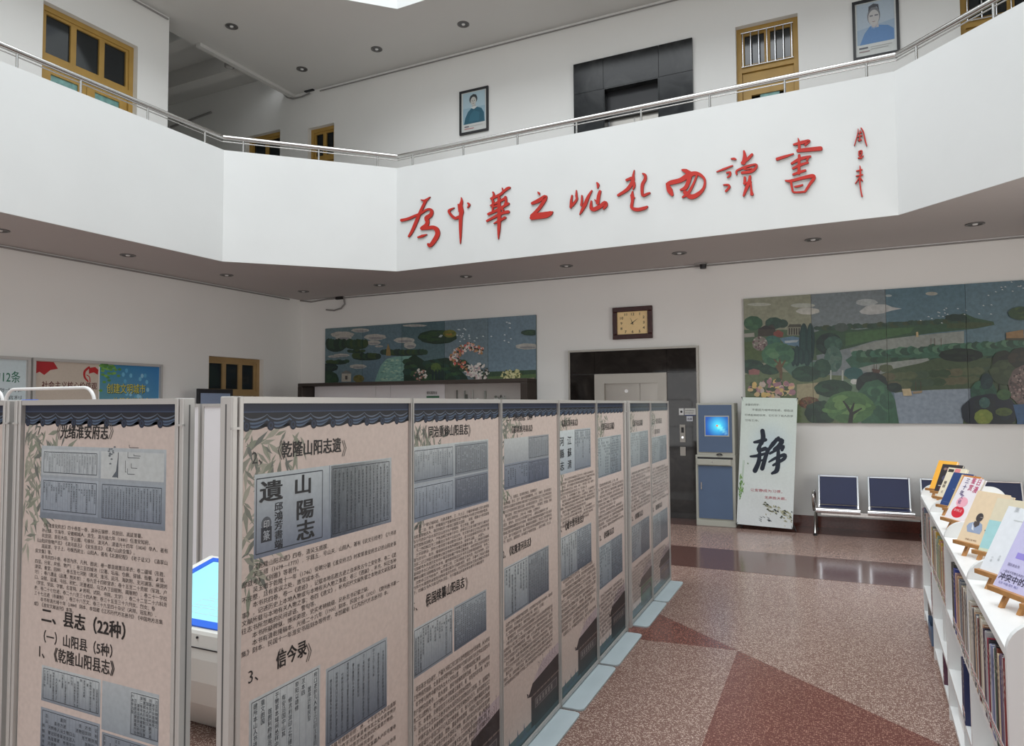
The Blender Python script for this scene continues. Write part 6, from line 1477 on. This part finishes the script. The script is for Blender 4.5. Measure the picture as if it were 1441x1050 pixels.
def display_book(name, px, th, w, h, label, paint, col, thick=.018, spine=None, easel_label='', P3=None):
    w *= 1.04; h *= 1.04
    p = onz(px[0], px[1], TZ+.065) if P3 is None else np.array(P3)
    rz = -math.radians(th)
    base = (p[0], p[1], TZ)
    # easel under it, centred on the book
    c, s_ = math.cos(rz), math.sin(rz); du = w/2-.09
    el = (p[0]+c*du, p[1]+s_*du, TZ)
    if first_easel[0]: ep.location = el; ep.rotation_euler = (0, 0, rz); ep['label'] = easel_label; first_easel[0] = False
    else: dup(ep, el, rz, easel_label)
    t = thing('book', base, label, 'book', 'books shown face-out on easels', world_coords=False); t.rotation_euler = (0, 0, rz)
    F = lambda u, v, q: (u, v*math.sin(PHI)-q*math.cos(PHI), .065+v*math.cos(PHI)+q*math.sin(PHI))   # q toward viewer
    cc = S(*col)
    m = MB(); m.fbox(F, 0, w, 0, h, -.003, 0, col=cc); m.fbox(F, 0, w, 0, h, -thick, -thick+.003, col=cc); m.fbox(F, 0, .003, 0, h, -thick+.003, -.003, col=S(*(spine or col))); m.build('cover', 'card', t)
    m = MB(); m.fbox(F, .003, w-.004, .003, h-.003, -thick+.003, -.003); m.build('pages', 'paper', t)
    m = MB()
    for i, it in enumerate(paint):
        q = .0004+.0002*i
        if it[0] == 'p': m.poly([F(a*w, b*h, q) for a, b in it[1]], col=S(*it[2]))
        elif it[0] == 'tv':   # vertical text
            _, s2, u, v, sz, cl, bd = it
            for j, chh in enumerate(s2): text(m, F, chh, u*w, v*h-sz*1.08*j, sz, q, S(*cl), bd)
        else:
            _, s2, u, v, sz, cl, bd, wd = it; text(m, F, s2, u*w, v*h, sz, q, S(*cl), bd, width=wd*w if wd else None)
    if paint: m.build('cover_print', 'card', t)
def R4(a, b, c, d): return [(a, b), (c, b), (c, d), (a, d)]
display_book('book', (1307.7, 687.3), 45, .15, .23, 'bright yellow book face-out on an easel at the wall end', [('p', R4(0, 0, .3, 1), (250, 182, 62))], (250, 186, 70), .02, easel_label='wooden easel holding the bright yellow book')
display_book('book', (1314.3, 691), 43, .155, .215, 'black book with pale lettering in front of the yellow book', [('t', '中国书画', .12, .78, .026, (190, 150, 140), .02, .7), ('p', ell(.45, .5, .28, .12), (70, 70, 96)), ('p', ell(.5, .5, .22, .09), (30, 26, 34)), ('p', R4(.12, .2, .45, .23), (190, 180, 180)), ('p', R4(.2, .08, .5, .16), (96, 30, 60))], (38, 32, 36), easel_label='wooden easel holding the black book')
display_book('book', (1318, 698.7), 55, .155, .22, 'cream book with small black and pink marks next to the blue book', [('p', R4(.05, .85, .35, .95), (60, 56, 50)), ('p', R4(.4, .86, .7, .98), (226, 140, 140)), ('tv', '随园', .08, .45, .025, (60, 50, 44), .02), ('p', ell(.6, .2, .22, .12), (120, 130, 170)), ('tv', '记', .12, .15, .02, (90, 60, 50), 0)], (232, 222, 196), easel_label='wooden easel holding the cream book')
display_book('book', (1322.3, 710), 57.5, .165, .225, 'plain dark blue book face-out on an easel', [('p', R4(.3, .5, .8, .512), (120, 140, 180)), ('t', '文心', .42, .6, .018, (140, 156, 190), 0, None), ('p', R4(.1, .1, .6, .11), (90, 110, 160))], (36, 66, 122), spine=(30, 52, 100), easel_label='wooden easel holding the dark blue book')
display_book('book', (1333, 715), 57.5, .15, .225, 'orange-brown book half hidden between the blue one and the red-circle one', [('p', R4(0, 0, .1, 1), (226, 200, 150))], (204, 130, 58), spine=(226, 200, 150), easel_label='wooden easel holding the orange-brown book')
display_book('book', (1328.5, 728), 66, .175, .255, 'white book with pink characters and a big red circle on its cover', [('p', ell(.52, .19, .30, .135, 26), (214, 34, 56)), ('p', ell(.5, .42, .28, .12, 16), (240, 176, 190)), ('tv', '日漫', .72, .86, .042, (196, 60, 110), .02), ('tv', '鉴赏', .46, .88, .040, (196, 60, 110), .02), ('tv', '三十年', .18, .86, .036, (74, 62, 120), .02), ('t', '读书札记', .3, .2, .018, (255, 220, 224), 0, .4), ('tv', '文化', .30, .50, .030, (110, 70, 140), .01)], (238, 232, 236), easel_label='wooden easel holding the red-circle book')
_pb = onz(1346.3, 760, TZ+.035)
bp = [('p', R4(.12, .22, .5, .23), (226, 208, 180)), ('p', [(.12, .30), (.16, .36), (.28, .40), (.36, .36), (.44, .42), (.56, .38), (.62, .28), (.60, .20), (.2, .20)], (150, 164, 190)), ('p', [(.26, .38), (.34, .30), (.38, .24), (.30, .26)], (220, 222, 226)), ('p', ell(.40, .50, .105, .085, 20), (64, 58, 60)), ('p', [(.30, .42), (.46, .42), (.48, .36), (.38, .30), (.30, .36)], (78, 68, 66)), ('p', R4(.42, .50, .52, .515), (150, 140, 134)),
      ('tv', '上瓢饮余录', .74, .80, .020, (150, 70, 50), .02), ('t', '读者之友书社', .24, .05, .010, (120, 80, 60), 0, .36), ('p', R4(.70, .28, .73, .30), (90, 80, 70))]
display_book('book', (1346.3, 760), 57, .185, .255, 'beige book with a small monochrome portrait of a bald person', bp, (226, 204, 172), .028, spine=(240, 206, 130), easel_label='wooden easel holding the beige portrait book')
display_book('book', (1376.3, 774.7), 50, .16, .25, 'book with a teal lower half and a pale band, behind the plain white one', [('p', R4(0, 0, 1, .58), (160, 204, 206)), ('p', R4(0, 0, 1, .06), (206, 214, 190)), ('t', '诗词格律', .4, .75, .018, (120, 120, 100), 0, .4)], (216, 206, 180), easel_label='wooden easel holding the teal book')
display_book('book', (1378.3, 801), 62, .185, .27, 'plain white book with faint grey marks, larger than its neighbours', [('tv', '白描', .34, .24, .012, (160, 166, 170), 0), ('tv', '小说', .16, .2, .012, (170, 176, 180), 0), ('p', R4(.3, .80, .7, .815), (196, 200, 200)), ('tv', '集', .2, .93, .026, (190, 194, 196), 0)], (226, 230, 234), easel_label='wooden easel holding the plain white book')
pp = [('p', R4(.22, .42, 1, .50), (150, 138, 214)), ('p', ell(.62, .62, .26, .13, 20, .2, 7), (176, 172, 222)), ('p', ell(.55, .68, .13, .07, 16, .3, 6), (120, 108, 190)), ('p', ell(.72, .58, .10, .06, 16, .3, 5), (96, 84, 160)), ('p', ell(.6, .82, .14, .05, 16, .2, 5), (118, 104, 200)),
      ('t', '冲突中的贸易', .04, .115, .030, (50, 46, 70), .008, .98), ('t', '一部关于货物与人的历史，写给今天', .08, .215, .011, (80, 74, 110), 0, .9), ('t', '国际史丛书', .12, .31, .012, (90, 84, 120), 0, .3), ('t', '译注精选', .6, .29, .012, (90, 84, 120), 0, .25), ('t', '北方 中部 南方 港口', .1, .06, .010, (84, 90, 150), 0, .5)]
display_book('book', (1397, 824), 64, .185, .275, 'lilac book with purple drawing and dark title near the end of the bookcases', pp, (196, 192, 226), easel_label='wooden easel holding the lilac book')
display_book('book', None, 42, .17, .25, 'white-covered book beside the lilac one, mostly cut by the picture edge', [('t', '文集', .3, .5, .03, (90, 90, 96), .01, .4)], (228, 230, 232), easel_label='wooden easel holding the cut-off white book nearest the open end', P3=(.495, 2.84, TZ+.065))
